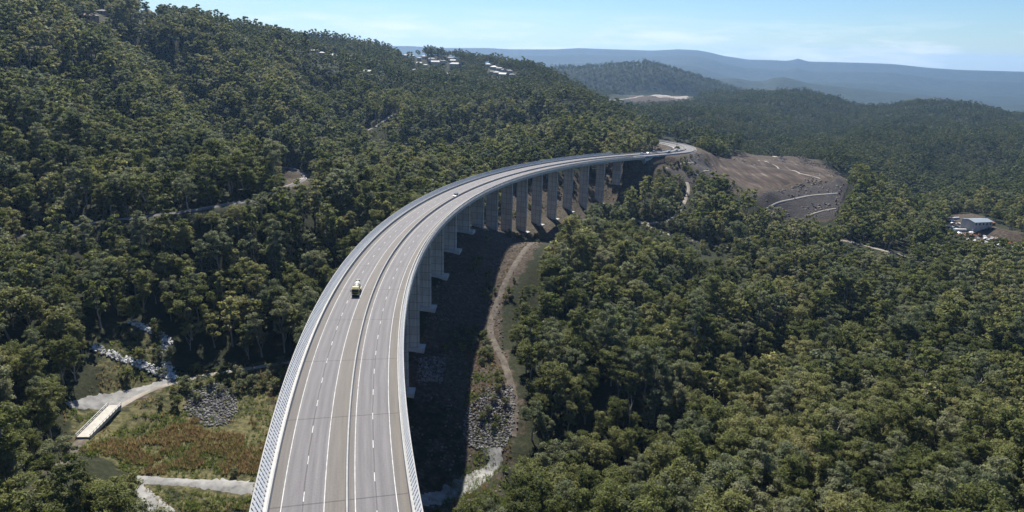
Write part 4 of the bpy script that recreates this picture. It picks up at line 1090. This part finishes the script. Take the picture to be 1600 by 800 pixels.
geo_scatter('drain_rocks', x, y, H(x, y) + .4, rng.uniform(.7, 1.6, len(x)), rng.integers(2, 4, len(x)), ROCKS, 'white rocks lining the two drains left of the viaduct', 'rocks', tilt=.6)

# grasses
GRASS = bpy.data.collections.new('grass_kinds')
def grass_mat(name, a, b_, c_):
    m, t, bb = new_mat(name); oi = t.nodes.new('ShaderNodeObjectInfo'); r = ramp(t, [(0, a), (.5, b_), (1, c_)]); t.links.new(oi.outputs['Random'], r.inputs['Fac']); t.links.new(r.outputs['Color'], bb.inputs['Base Color']); bb.inputs['Roughness'].default_value = .8; bb.inputs['Specular IOR Level'].default_value = .15
    tr = t.nodes.new('ShaderNodeBsdfTranslucent'); t.links.new(r.outputs['Color'], tr.inputs['Color']); ms = t.nodes.new('ShaderNodeMixShader'); ms.inputs['Fac'].default_value = .5; t.links.new(bb.outputs['BSDF'], ms.inputs[1]); t.links.new(tr.outputs['BSDF'], ms.inputs[2]); t.links.new(ms.outputs['Shader'], t.nodes['Material Output'].inputs['Surface']); return m
M_gg = grass_mat('green_grass', (.08, .115, .025), (.13, .17, .04), (.19, .21, .06)); M_gb = grass_mat('brown_grass', (.17, .115, .055), (.24, .165, .08), (.30, .25, .11))
def tuft(seed, mat, h, nb=16):
    r_ = np.random.default_rng(seed); V = []; Fq = []
    for i in range(nb):
        a = r_.uniform(0, 6.28); r0 = r_.uniform(0, .35); le = r_.uniform(.1, .5); w = .09; hh = h * r_.uniform(.6, 1.2)
        le *= 1.5; c, s_ = math.cos(a), math.sin(a); bx, by = r0 * c, r0 * s_; px, py = -s_ * w, c * w; k = len(V)
        V += [(bx - px, by - py, -.1), (bx + px, by + py, -.1), (bx + le * c + px * .3, by + le * s_ + py * .3, hh), (bx + le * c - px * .3, by + le * s_ - py * .3, hh)]; Fq.append((k, k + 1, k + 2, k + 3))
    me = mesh_from(V, Fq); me.materials.append(mat); o = bpy.data.objects.new('g%d' % len(GRASS.objects), me); GRASS.objects.link(o)
tuft(1, M_gg, 1.0); tuft(2, M_gg, .8); tuft(3, M_gb, 1.3); tuft(4, M_gb, 1.0)
DRY = [(120,700),(180,690),(300,688),(440,705),(440,745),(300,742),(215,742),(140,715)]
x, y = fill([DRY, [(170,690),(300,655),(430,660),(430,700),(300,690)]], 1.0); k = fbm(x / 9, y / 9, 3) > -.02; x, y = x[k], y[k]
geo_scatter('dry_grass', x, y, H(x, y), rng.uniform(.6, 1.5, len(x)), rng.integers(2, 4, len(x)), GRASS, 'tall reddish brown dry grass in the clearing left of the viaduct', 'grass', tilt=.1)
x, y = fill([[(130,715),(215,742),(440,745),(440,750),(215,744),(120,705)], [(240,762),(400,785),(400,800),(280,800)], [(175,680),(200,655),(285,640),(300,660),(250,690)],
             [(275,592),(450,570),(450,580),(280,602)], [(100,640),(150,645),(180,645),(160,665),(100,655)], [(700,760),(735,725),(750,700),(790,700),(800,800),(680,800)], [(725,640),(750,560),(790,575),(770,615)], DRY,
             [(395,455),(398,455),(396,456)]], 1.25); k = fbm(x / 7 + 9, y / 7, 3) > -.02; x, y = x[k], y[k]
rdd, rss = near_road(x, y); 
geo_scatter('green_grass', x, y, H(x, y), rng.uniform(.5, 1.5, len(x)), rng.integers(0, 2, len(x)), GRASS, 'fresh green grass tussocks along the drains and clearings', 'grass', tilt=.1)

# ---- small slab bridge
M_slab = mat_noise('slab_bridge_concrete', [(.3, (.34, .32, .28)), (.7, (.52, .49, .42))], scale=.4, rough=.9)
a = hit(130, 686); b = hit(180, 641); hdg = math.atan2(b[0] - a[0], b[1] - a[1]); Lb = math.hypot(b[0] - a[0], b[1] - a[1]); zt = max(a[2], b[2]) + .7
br_ = empty('slab_bridge', ((a[0] + b[0]) / 2, (a[1] + b[1]) / 2, zt), -hdg); tag(br_, 'small pale concrete slab bridge with low side rails in the left clearing', 'bridge')
MB().box(-2.7, 2.7, -Lb / 2, Lb / 2, -.9, 0).build('deck', M_slab, br_)
for sx in (-1, 1):
    MB().box(sx * 2.5 - .2, sx * 2.5 + .2, -Lb / 2, Lb / 2, .003, .25).build('kerb', M_conc_w, br_)
    mb = MB()
    for k in range(int(Lb / 2.4) + 1): yy_ = -Lb / 2 + .3 + k * 2.4; mb.box(sx * 2.5 - .08, sx * 2.5 + .08, yy_ - .08, yy_ + .08, .25, 1.15)
    mb.box(sx * 2.5 - .06, sx * 2.5 + .06, -Lb / 2, Lb / 2, 1.0, 1.2).build('rail', M_steel, br_)
for yy_ in (-Lb / 2 + 1, Lb / 2 - 1): MB().box(-2.6, 2.6, yy_ - .6, yy_ + .6, -6, -.9).build('support', M_conc, br_)

# ---- railway rails
xy, _ = PW['railway']; tt = np.gradient(xy, axis=0); tt /= np.linalg.norm(tt, axis=1)[:, None]; nn = np.stack([tt[:, 1], -tt[:, 0]], 1)
rw = empty('railway_track', (xy[0][0], xy[0][1], H(*xy[0]) + .5)); tag(rw, 'single railway track curving along the foot of the left hill', 'railway')
M_rail = flat('rail_steel', (.30, .27, .25), .4, .6)
def along(o0, o1, z0, z1):
    V = []
    for o, z in ((o0, z0), (o1, z0), (o1, z1), (o0, z1)):
        q = xy + nn * o; V.append(np.stack([q[:, 0], q[:, 1], H(xy[:, 0], xy[:, 1]) + .5 + z], 1))
    V = np.stack(V, 1).reshape(-1, 3); Fq = [(i * 4 + j, i * 4 + (j + 1) % 4, i * 4 + 4 + (j + 1) % 4, i * 4 + 4 + j) for i in range(len(xy) - 1) for j in range(4)]
    return V, np.array(Fq)
for sx in (-.55, .55):
    V, Fq = along(sx - .07, sx + .07, .12, .3); o = link('rail', mesh_from(V - np.array(rw.location), Fq), M_rail, rw)
mbs = MB()
sl = []
for i in range(0, len(xy) - 1):
    for f_ in (0, .33, .66):
        p_ = xy[i] * (1 - f_) + xy[i + 1] * f_; z_ = float(H(*p_)) + .52
        q = [p_ + nn[i] * a_ + tt[i] * b_ for a_, b_ in ((-1.1, -.13), (1.1, -.13), (1.1, .13), (-1.1, .13))]
        sl.append([(v[0], v[1], z_ + dz) for dz in (0, .12) for v in q])
V = np.array(sl).reshape(-1, 3); Fq = np.concatenate([np.array([(4, 5, 6, 7), (0, 1, 5, 4), (1, 2, 6, 5), (2, 3, 7, 6), (3, 0, 4, 7)]) + 8 * i for i in range(len(sl))])
link('sleepers', mesh_from(V - np.array(rw.location), Fq), M_conc, rw)

# ---- vehicles
M_tyre = flat('tyre_rubber', (.02, .02, .02), .9); M_glass = flat('dark_glass', (.015, .018, .022), .35, spec=.3); M_black = flat('black_chassis', (.025, .025, .025), .6)
M_yel = flat('cab_yellow', (.20, .175, .035), .5); M_drum = flat('drum_white', (.42, .42, .40), .5); M_lamp = flat('lamp_glass', (.7, .7, .66), .15); M_red = flat('tail_red', (.4, .02, .02), .3)
def wheels(root, pos, r_, w):
    for (x_, y_) in pos:
        h = MB().lathe([(0, r_ * .85), (.12, r_), (.88, r_), (1, r_ * .85)], (x_ - w / 2, y_, r_), (x_ + w / 2, y_, r_), 18).build('wheel', M_tyre, root)
        sgn = 1 if x_ > 0 else -1
        MB().cyl((x_ + sgn * w * .42, y_, r_), (x_ + sgn * (w * .5 + .03), y_, r_), r_ * .55, seg=12).build('rim', M_steel, h)
def deck_spot(px, py, lo=0, hi=None):
    S = np.arange(lo, hi or S_END - 5, .5); best = None
    for o in np.arange(-12.5, 10.5, .25):
        u_, v_, _ = project(road_at(S, o)); e = (u_ - px) ** 2 + (v_ - py) ** 2; k = e.argmin()
        if best is None or e[k] < best[0]: best = (e[k], S[k], o)
    return best[1], best[2]
def on_road(name, px, py, label, cat, back=False, group=None, so=None):
    s_, o_ = so or deck_spot(px, py); P = road_at(s_, o_); hd = float(np.interp(s_, CS, HD))
    e = empty(name, tuple(P + np.array([0, 0, .01])), -hd + (math.pi if back else 0)); tag(e, label, cat, group); return e
# concrete mixer (front faces +y of its own frame)
tk = on_road('concrete_mixer_truck', 562, 458, 'yellow concrete mixer truck with white drum driving towards the camera', 'truck', back=True, so=(deck_spot(562, 458)[0], -5.35))
tk.scale = (.93,) * 3
MB().box(-.45, .45, -4.4, 3.4, .75, 1.05).box(-1.15, 1.15, -4.5, -4.2, .5, 1.1).build('chassis', M_black, tk)
cb = MB().prism([(2.3, .75), (4.35, .75), (4.4, 1.9), (4.2, 3.0), (2.45, 3.1), (2.3, 2.9)], 'x', -1.22, 1.22).build('cab', M_yel, tk)
MB().prism([(4.42, 1.95), (4.44, 1.95), (4.25, 2.85), (4.23, 2.85)], 'x', -1.05, 1.05).build('windscreen', M_glass, cb)
for sx in (-1, 1):
    MB().box(sx * 1.225 - .015, sx * 1.225 + .015, 2.9, 3.9, 1.9, 2.75).build('side_window', M_glass, cb)
    MB().box(sx * 1.5 - .12, sx * 1.5 + .12, 4.1, 4.25, 1.9, 2.6).cyl((sx * 1.2, 4.15, 2.5), (sx * 1.45, 4.15, 2.5), .04, seg=6).build('mirror', M_black, cb)
    MB().box(sx * .9 - .22, sx * .9 + .22, 4.39, 4.47, .95, 1.2).build('headlight', M_lamp, cb)
MB().box(-.9, .9, 4.38, 4.44, 1.3, 1.75).build('grille', M_black, cb)
MB().box(-1.24, 1.24, 4.25, 4.6, .45, .85, .05).build('bumper', M_black, tk)
MB().prism([(2.5, 3.12), (4.1, 3.02), (3.4, 3.45), (2.5, 3.5)], 'x', -1.1, 1.1).build('wind_deflector', M_yel, tk)
dr = MB().lathe([(0, .55), (.08, .85), (.35, 1.2), (.6, 1.22), (.85, .85), (1, .6)], (0, 1.9, 2.0), (0, -3.9, 3.0), 24).build('drum', M_drum, tk, True)
MB().lathe([(0, 1.21), (.5, 1.27), (1, 1.24)], (0, -.15, 2.36), (0, -.75, 2.46), 24).build('drum_band', M_yel, dr)
MB().prism([(-3.7, 2.9), (-4.6, 3.0), (-4.4, 3.9), (-3.6, 3.9)], 'x', -.6, .6).build('hopper', M_yel, tk)
MB().prism([(-4.3, 2.4), (-4.5, 2.4), (-5.2, 1.1), (-5.0, 1.1)], 'x', -.3, .3).build('chute', M_steel, tk)
MB().cyl((1.0, .3, .95), (1.0, 1.5, .95), .3, seg=14).build('fuel_tank', M_steel, tk)
for sx in (-1, 1): MB().box(sx * 1.05 - .2, sx * 1.05 + .2, -4.0, -1.0, 1.12, 1.18).build('mudguard', M_yel, tk)
wheels(tk, [(-1.05, 3.6), (1.05, 3.6), (-1.05, 2.2), (1.05, 2.2), (-1.0, -1.7), (1.0, -1.7), (-1.0, -3.1), (1.0, -3.1)], .52, .35)
def make_car(name, body, kind='ute'):
    e = empty(name, (0, 0, 0))
    if kind == 'van': prof = [(-2.4, .35), (2.4, .35), (2.45, .95), (1.75, 1.15), (1.2, 1.95), (-2.35, 2.0), (-2.45, .9)]
    elif kind == 'ute': prof = [(-2.5, .4), (2.4, .4), (2.45, .95), (1.2, 1.1), (.7, 1.75), (-.6, 1.78), (-.8, 1.1), (-2.5, 1.05)]
    else: prof = [(-2.2, .35), (2.2, .35), (2.25, .8), (1.1, .95), (.5, 1.45), (-1.2, 1.45), (-1.9, .98), (-2.25, .9)]
    MB().prism(prof, 'x', -.92, .92).build('body', body, e)
    if kind == 'van': MB().prism([(1.78, 1.19), (1.24, 1.9), (1.27, 1.92), (1.82, 1.2)], 'x', -.8, .8).build('windscreen', M_glass, e)
    elif kind == 'ute': MB().prism([(1.2, 1.14), (.74, 1.72), (.77, 1.74), (1.24, 1.15)], 'x', -.8, .8).build('windscreen', M_glass, e); MB().box(-.8, .8, -2.4, -.9, 1.11, 1.15).build('tray', M_black, e)
    else: MB().prism([(1.1, .99), (.54, 1.42), (.57, 1.44), (1.14, 1.0)], 'x', -.8, .8).build('windscreen', M_glass, e)
    top = 1.9 if kind == 'van' else (1.7 if kind == 'ute' else 1.4)
    for sx in (-1, 1):
        MB().box(sx * .925 - .012, sx * .925 + .012, -.9 if kind != 'ute' else -.5, .75, top - .55, top - .1).build('side_window', M_glass, e)
        MB().box(sx * .7 - .15, sx * .7 + .15, 2.36, 2.44, .65, .82).build('headlight', M_lamp, e)
    wheels(e, [(-.85, 1.5), (.85, 1.5), (-.85, -1.5), (.85, -1.5)], .34, .22); return e
def tree_copy(o, parent=None):
    c = o.copy(); col.objects.link(c); c.parent = parent
    for ch in list(o.children): tree_copy(ch, c)
    return c
def put(e, px, py, label, cat, back=False, group=None, off=None):
    s_, o_ = deck_spot(px, py); o_ = o_ if off is None else off
    e.location = road_at(s_, o_) + np.array([0, 0, .01]); e.rotation_euler.z = -float(np.interp(s_, CS, HD)) + (math.pi if back else 0); tag(e, label, cat, group)
M_navy = flat('navy_paint', (.02, .035, .09), .3); M_wh = flat('white_paint', (.72, .72, .72), .3); M_or = flat('orange_paint', (.34, .13, .06), .5); M_sil = flat('silver_paint', (.4, .41, .42), .3, .3)
van = make_car('van', M_navy, 'van'); put(van, 712, 307, 'dark navy van driving alone on the left carriageway near the median', 'van', back=True)
ute = make_car('ute', M_wh, 'ute'); put(ute, 1021, 234, 'white ute parked at the left edge just past the abutment', 'ute')
u2 = tree_copy(ute); put(u2, 1003, 241, 'white ute parked on the left carriageway where the viaduct ends', 'ute')
cr_ = make_car('car', M_sil, 'car'); put(cr_, 1013, 240, 'silver car standing beside the end of the viaduct', 'car')
u3 = make_car('ute', M_navy, 'ute'); put(u3, 1032, 236, 'dark ute on the left side of the far highway', 'ute')
u4 = tree_copy(ute); put(u4, 1064, 236, 'white ute parked at the outer edge of the far bend', 'ute')
# tipper truck
def make_tipper():
    e = empty('tipper_truck', (0, 0, 0)); MB().box(-.5, .5, -4, 3, .7, 1.0).build('chassis', M_black, e)
    c = MB().prism([(2.0, .8), (3.9, .8), (3.95, 1.8), (3.7, 2.8), (2.0, 2.85)], 'x', -1.2, 1.2).build('cab', M_wh, e)
    MB().prism([(3.98, 1.85), (4.0, 1.85), (3.77, 2.65), (3.75, 2.65)], 'x', -1, 1).build('windscreen', M_glass, c)
    MB().prism([(-4.3, 1.2), (1.6, 1.2), (1.8, 2.6), (-4.5, 2.6), (-4.5, 2.4), (1.6, 2.4), (1.45, 1.35), (-4.2, 1.35)], 'x', -1.25, 1.25).build('tipper_body', M_sil, e)
    wheels(e, [(-1.0, 3), (1.0, 3), (-1, -1.6), (1, -1.6), (-1, -3), (1, -3)], .5, .35); return e
tp = make_tipper(); put(tp, 1044, 239, 'large tipper truck with silver grey body on the right carriageway past the abutment', 'truck')
tp2 = tree_copy(tp); put(tp2, 1056, 237, 'second tipper truck further round the far bend beside the crane', 'truck')
# crane with a lattice boom
s_, o_ = deck_spot(1058, 232); P = road_at(s_, o_)
cn = empty('mobile_crane', tuple(P + np.array([0, 0, .01])), -float(np.interp(s_, CS, HD)) + .6); tag(cn, 'mobile crane with a long thin dark lattice boom on the far bend', 'crane')
MB().box(-1.3, 1.3, -4.5, 4.5, .8, 1.5, .05).build('carrier', M_yel, cn); MB().box(-1.25, 1.25, -2.8, 1.4, 1.55, 3.0, .08).build('upper_cab', M_yel, cn)
mb = MB(); A0 = Vector((0, 1.2, 2.8)); 
dirw = Vector((math.cos(.6), 0, 0)); tipv = Vector((3.0, 7.0, 27.0))
crn = [Vector((sx * .45, 0, sz * .45)) for sx in (-1, 1) for sz in (-1, 1)]
for c_ in crn: mb.cyl(A0 + c_, tipv + c_ * .5, .1, .08, 5)
for k in range(22):
    t0, t1 = k / 22, (k + 1) / 22
    for (i_, j_) in ((0, 1), (1, 3), (3, 2), (2, 0)): mb.cyl(A0.lerp(tipv, t0) + crn[i_] * (1 - .5 * t0), A0.lerp(tipv, t1) + crn[j_] * (1 - .5 * t1), .05, .05, 4)
mb.build('boom', M_black, cn)
MB().cyl(tipv, (tipv.x, tipv.y, 8), .06, seg=5).build('hoist_rope', M_black, cn); MB().box(tipv.x - .3, tipv.x + .3, tipv.y - .3, tipv.y + .3, 7.2, 8).build('hook_block', M_yel, cn)
wheels(cn, [(sx * 1.15, y_) for sx in (-1, 1) for y_ in (-3.4, -1.8, 1.8, 3.4)], .6, .4)

# ---- houses
M_wall = mat_noise('house_wall', [(.3, (.42, .38, .33)), (.7, (.58, .54, .48))], scale=.4, rough=.9); M_wallb = mat_noise('brick_wall', [(.3, (.20, .12, .09)), (.7, (.30, .19, .14))], scale=.6, rough=.9)
M_roofw = flat('pale_metal_roof', (.20, .20, .20), .6, .0, .2); M_roofg = flat('grey_roof', (.24, .24, .25), .6); M_roofb = flat('brown_tiled_roof', (.20, .13, .10), .8)
def house(px, py, w, d_, h, roof, wall, label, rz, hip=True, group=None, name='house', rise=.22):
    P = hit(px, py, 4.0 if px > 400 else 0.0)
    while P[1] > 2600: py += .5; P = hit(px, py, 4.0)
    e = empty(name, (P[0], P[1], P[2] + (2.0 if px > 400 else .2)), rz); tag(e, label, 'house', group)
    wl = MB().box(-w / 2, w / 2, -d_ / 2, d_ / 2, -6, h).build('wall', wall, e)
    rh = d_ * rise; ov = .7; bm = bmesh.new(); q = d_ / 2 * (1 if hip else 0)
    vs_ = [bm.verts.new(v) for v in [(-w / 2 - ov, -d_ / 2 - ov, h + .003), (w / 2 + ov, -d_ / 2 - ov, h + .003), (w / 2 + ov, d_ / 2 + ov, h + .003), (-w / 2 - ov, d_ / 2 + ov, h + .003), (-w / 2 + q - (0 if hip else ov), 0, h + rh), (w / 2 - q + (0 if hip else ov), 0, h + rh)]]
    for f_ in ((0, 1, 5, 4), (1, 2, 5), (2, 3, 4, 5), (3, 0, 4), (3, 2, 1, 0)): bm.faces.new([vs_[i] for i in f_])
    me = bpy.data.meshes.new('roof'); bm.to_mesh(me); bm.free(); link('roof', me, roof, e)
    nw = max(2, int(w / 4))
    for k in range(nw):
        x_ = -w / 2 + w * (k + .5) / nw; wd = MB().box(x_ - .8, x_ + .8, -d_ / 2 - .06, -d_ / 2 + .02, h * .35, h * .8).build('window', M_glass, e)
    MB().box(w / 2 - .02, w / 2 + .06, -1, 1, h * .3, h * .8).build('window', M_glass, e)
    return e
house(138, 34, 22, 12, 6.5, M_roofb, M_wallb, 'large brown roofed house with windows and a balcony high on the left ridge', -.4)
house(232, 24, 20, 12, 4.5, M_roofw, M_wall, 'pale domed roof house among umbrella trees on the left ridge', .2, rise=.35)
house(162, 22, 14, 8, 3.5, M_roofw, M_wall, 'small pale roofed house just above the brown roofed one', -.1)
house(20, 9, 26, 10, 4, M_roofg, M_wall, 'grey roofed house at the top left corner of the ridge', -.2)
for k, (px, py, w) in enumerate(RIDGE_H):
    house(px, py, w, min(w * .6, 11), 3.6, M_roofw if k % 4 else M_roofg, M_wall, 'small pale roofed house half hidden by trees on the distant ridge crest' if w < 15 else 'long pale roofed building among trees on the distant ridge crest', rnd.uniform(-.5, .5), hip=k % 3 != 0,
          group='small houses on the distant ridge crest' if w < 15 else 'long pale buildings on the distant ridge crest', rise=.3)

# ---- yard on the right
sh = house(1526, 350, 22, 15, 5, flat('blue_metal_roof', (.26, .31, .34), .5), M_conc, 'shed with a pale blue metal roof in the cluttered yard at right', .25, hip=False, name='shed', rise=.12); sh['category'] = 'shed'
carW = make_car('wrecked_car', M_wh, 'car'); carS = make_car('wrecked_car', M_sil, 'car'); carO = make_car('wrecked_car', M_or, 'ute')
yard_px = []
while len(yard_px) < 74:
    a_ = rnd.random(); px = 1482 + 118 * a_; py = (342 + 12 * rnd.random()) if rnd.random() < .28 and px < 1540 else 352 + 30 * a_ + rnd.uniform(-2, 10) + (6 if px > 1500 else 0)
    if abs(px - 1526) < 18 and abs(py - 347) < 9: continue
    yard_px.append((px, py))
names = {0: ('white wrecked car in the cluttered yard below the shed', 'white wrecked cars in the yard'), 1: ('silver wrecked car in the cluttered yard below the shed', 'silver wrecked cars in the yard'), 2: ('rusty orange wrecked ute in the cluttered yard', 'orange wrecked utes in the yard')}
for k, (px, py) in enumerate(yard_px):
    ty = 2 if k % 9 == 0 else (1 if k % 4 == 1 else 0); src = (carW, carS, carO)[ty]
    first = k == {0: 2, 1: 1, 2: 0}[ty]
    e = src if first else tree_copy(src)
    P = hit(px, py); e.location = (P[0], P[1], P[2] + .05); e.rotation_euler.z = rnd.uniform(0, 6.28); e.scale = (1.25,) * 3; tag(e, names[ty][0], 'car', names[ty][1])
M_cont = [flat('container_white', (.6, .6, .58), .5), flat('container_blue', (.08, .16, .28), .5), flat('container_rust', (.30, .12, .06), .6)]
for k, (px, py, r_) in enumerate([(1492,343,.3),(1508,346,1.2),(1548,352,.4),(1500,362,.1)]):
    P = hit(px, py); e = empty('shipping_container', (P[0], P[1], P[2] + .05), r_); tag(e, ['white shipping container at the upper left of the yard', 'blue shipping container beside the shed in the yard', 'rust coloured shipping container right of the shed', 'white shipping container low in the middle of the yard'][k], 'container')
    mb = MB().box(-6, 6, -1.2, 1.2, .1, 2.7)
    for j in range(24): mb.box(-5.8 + j * .5, -5.6 + j * .5, -1.25, 1.25, .25, 2.6)
    mb.build('body', M_cont[[0, 1, 2, 0][k]], e); MB().box(6.003, 6.06, -1.1, 1.1, .2, 2.6).build('door', M_steel, e)

# ---- trees standing out on the ridges
SIL = [(196,30,'gum',2.1),(205,28,'gum',2.3),(222,27,'gum',2.0),(182,30,'gum',1.7),(140,22,'gum',1.5),(128,24,'gum',1.4),(255,22,'gum',1.5),(110,15,'pine',1.0),(270,28,'gum',1.2),(300,32,'gum',1.6),(318,36,'gum',1.3),
       (60,10,'gum',1.4),(78,8,'gum',1.6),(30,6,'gum',1.3),(345,42,'gum',1.2),(430,62,'gum',1.5),(415,58,'gum',1.2),(477,72,'pine',1.75),(498,76,'gum',1.1),(517,78,'gum',1.2),(545,80,'gum',1.5),(565,80,'gum',1.9),(578,80,'tall',1.9),(590,84,'gum',1.3),
       (615,86,'gum',1.2),(640,90,'gum',1.5),(720,102,'gum',1.3),(785,106,'gum',1.5)]
cm_p, cl_p = crown_mesh('tall', 30, 60, .5, 77)
Vp, Fp = cm_p; hz_ = (Vp[:, 2] - 6) / 14.0; sc_ = np.clip(1.15 - hz_ * .95, .12, 1.2)[:, None] * np.array([1, 1, 0]) + np.array([0, 0, 1]); Vp = Vp * sc_
pine_c = mesh_from(Vp, Fp); pine_c.materials.append(M_leaf_dark)
TVv, TFf = trunk_mesh([(c[0] * .2, c[1] * .2, c[2], c[3]) for c in cl_p], 'tall', 5, limbs=1); pine_t = mesh_from(TVv, TFf, True); pine_t.materials.append(M_bark)
for k, (px, py, kd, sc) in enumerate(SIL):
    P = hit(px, py, TREE); 
    if kd == 'pine': cm_, tm_ = pine_c, pine_t
    else: cm_, tm_ = KINDS[{'gum': NEAR[k % 3], 'tall': NEAR[3]}[kd]][1:]
    e = empty('pine_tree' if kd == 'pine' else 'gum_tree', (P[0], P[1], P[2]), rnd.uniform(0, 6)); e.scale = (sc,) * 3
    c = bpy.data.objects.new('crown', cm_); col.objects.link(c); c.parent = e; t_ = bpy.data.objects.new('trunk', tm_); col.objects.link(t_); t_.parent = e
    if kd == 'pine': tag(e, 'tall dark layered pine standing above the skyline near the ridge houses' if px > 300 else 'small dark pointed pine on the skyline left of the brown roofed house', 'tree')
    elif px < 260: tag(e, 'big umbrella shaped gum tree on the skyline around the ridge houses at top left', 'tree', 'umbrella gums round the top left houses')
    elif px < 450: tag(e, 'gum tree poking above the long left ridge against the sky', 'tree', 'gums on the left skyline')
    else: tag(e, 'tall gum tree rising above the distant ridge crest against the sky', 'tree', 'gums on the distant crest')

# ---- bare dead trees with pale limbs standing in the right forest
M_dead = flat('bleached_wood', (.50, .47, .43), .8)
for k, (px, py) in enumerate([(870,790),(1098,768),(1190,655),(1240,745),(1350,700),(1420,560),(1480,640),(1532,590),(1290,610),(1085,520),(985,640),(1560,720),(1010,770)]):
    P = hit(px, py, 13); kd = NEAR[k % 6]; tm_ = KINDS[kd][2].copy(); tm_.materials.clear(); tm_.materials.append(M_dead)
    e = empty('dead_tree', tuple(P), rnd.uniform(0, 6)); e.scale = (1.0, 1.0, 1.12); t_ = bpy.data.objects.new('trunk', tm_); col.objects.link(t_); t_.parent = e
    tag(e, 'leafless dead tree with pale bare limbs among green crowns in the right forest', 'tree', 'dead trees in the right forest')

pstrip('platform_haul_track', [(1185,251),(1215,262),(1250,272),(1282,280)], 2.2, M_pale, 'pale worn haul track crossing the raked earth platform', 'track', .75, .6)
# spoil heaps, loose rock and weeds over the bare ground
M_rockb = rock_mat('brown_rock', (.05, .04, .035), (.20, .165, .14)); rock_proto(7, M_rockb); rock_proto(8, M_rockb)
def cloud_rocks(name, polys, step, lo, hi, label, thr=0.0, sc=14):
    x, y = fill(polys, step); k = fbm(x / sc, y / sc, 3) > thr; x, y = x[k], y[k]
    geo_scatter(name, x, y, H(x, y) + .1, rng.uniform(lo, hi, len(x)), rng.integers(4, 6, len(x)), ROCKS, label, 'rocks', tilt=.6)
cloud_rocks('spoil_rocks', [[(1040,262),(1095,240),(1115,262),(1165,305),(1120,305),(1060,285)], [(1185,306),(1240,293),(1326,282),(1306,345),(1205,340)], [(1150,246),(1185,252),(1180,260),(1145,252)], [(1200,244),(1322,276),(1300,270),(1200,252)]], 3.6, .9, 4.2, 'broken brown rock and spoil strewn over the cut slopes round the earth platform', .03)
cloud_rocks('loose_rocks', [POLY['clear_right'], POLY['gap_piers']], 2.6, .4, 1.7, 'loose brown stones scattered over bare ground beneath the viaduct', .02, 9)
x, y = fill([POLY['clear_left'], [(720,560),(760,520),(790,560),(800,690),(790,800),(690,800),(740,690),(722,640)], [(840,380),(815,400),(790,470),(770,470),(800,400)]], 1.7); k = (fbm(x / 11 + 4, y / 11, 3) > -.10) & (path_dist(x, y) > .5); x, y = x[k], y[k]
u_, v_, _ = project(np.stack([x, y, H(x, y)], 1)); k = ~(inpoly(u_, v_, [(98,628),(140,616),(266,588),(276,600),(190,642),(140,690),(110,690)]) | inpoly(u_, v_, [(213,743),(405,751),(400,781),(213,758)]) | inpoly(u_, v_, [(650,770),(752,703),(792,704),(750,768),(650,797)])); x, y = x[k], y[k]
geo_scatter('weeds', x, y, H(x, y), rng.uniform(.4, 1.2, len(x)), np.where(fbm(x / 16, y / 16, 2) > .02, 3, rng.integers(0, 2, len(x))), GRASS, 'mixed weeds and straw grass growing over the cleared ground', 'grass', tilt=.15)
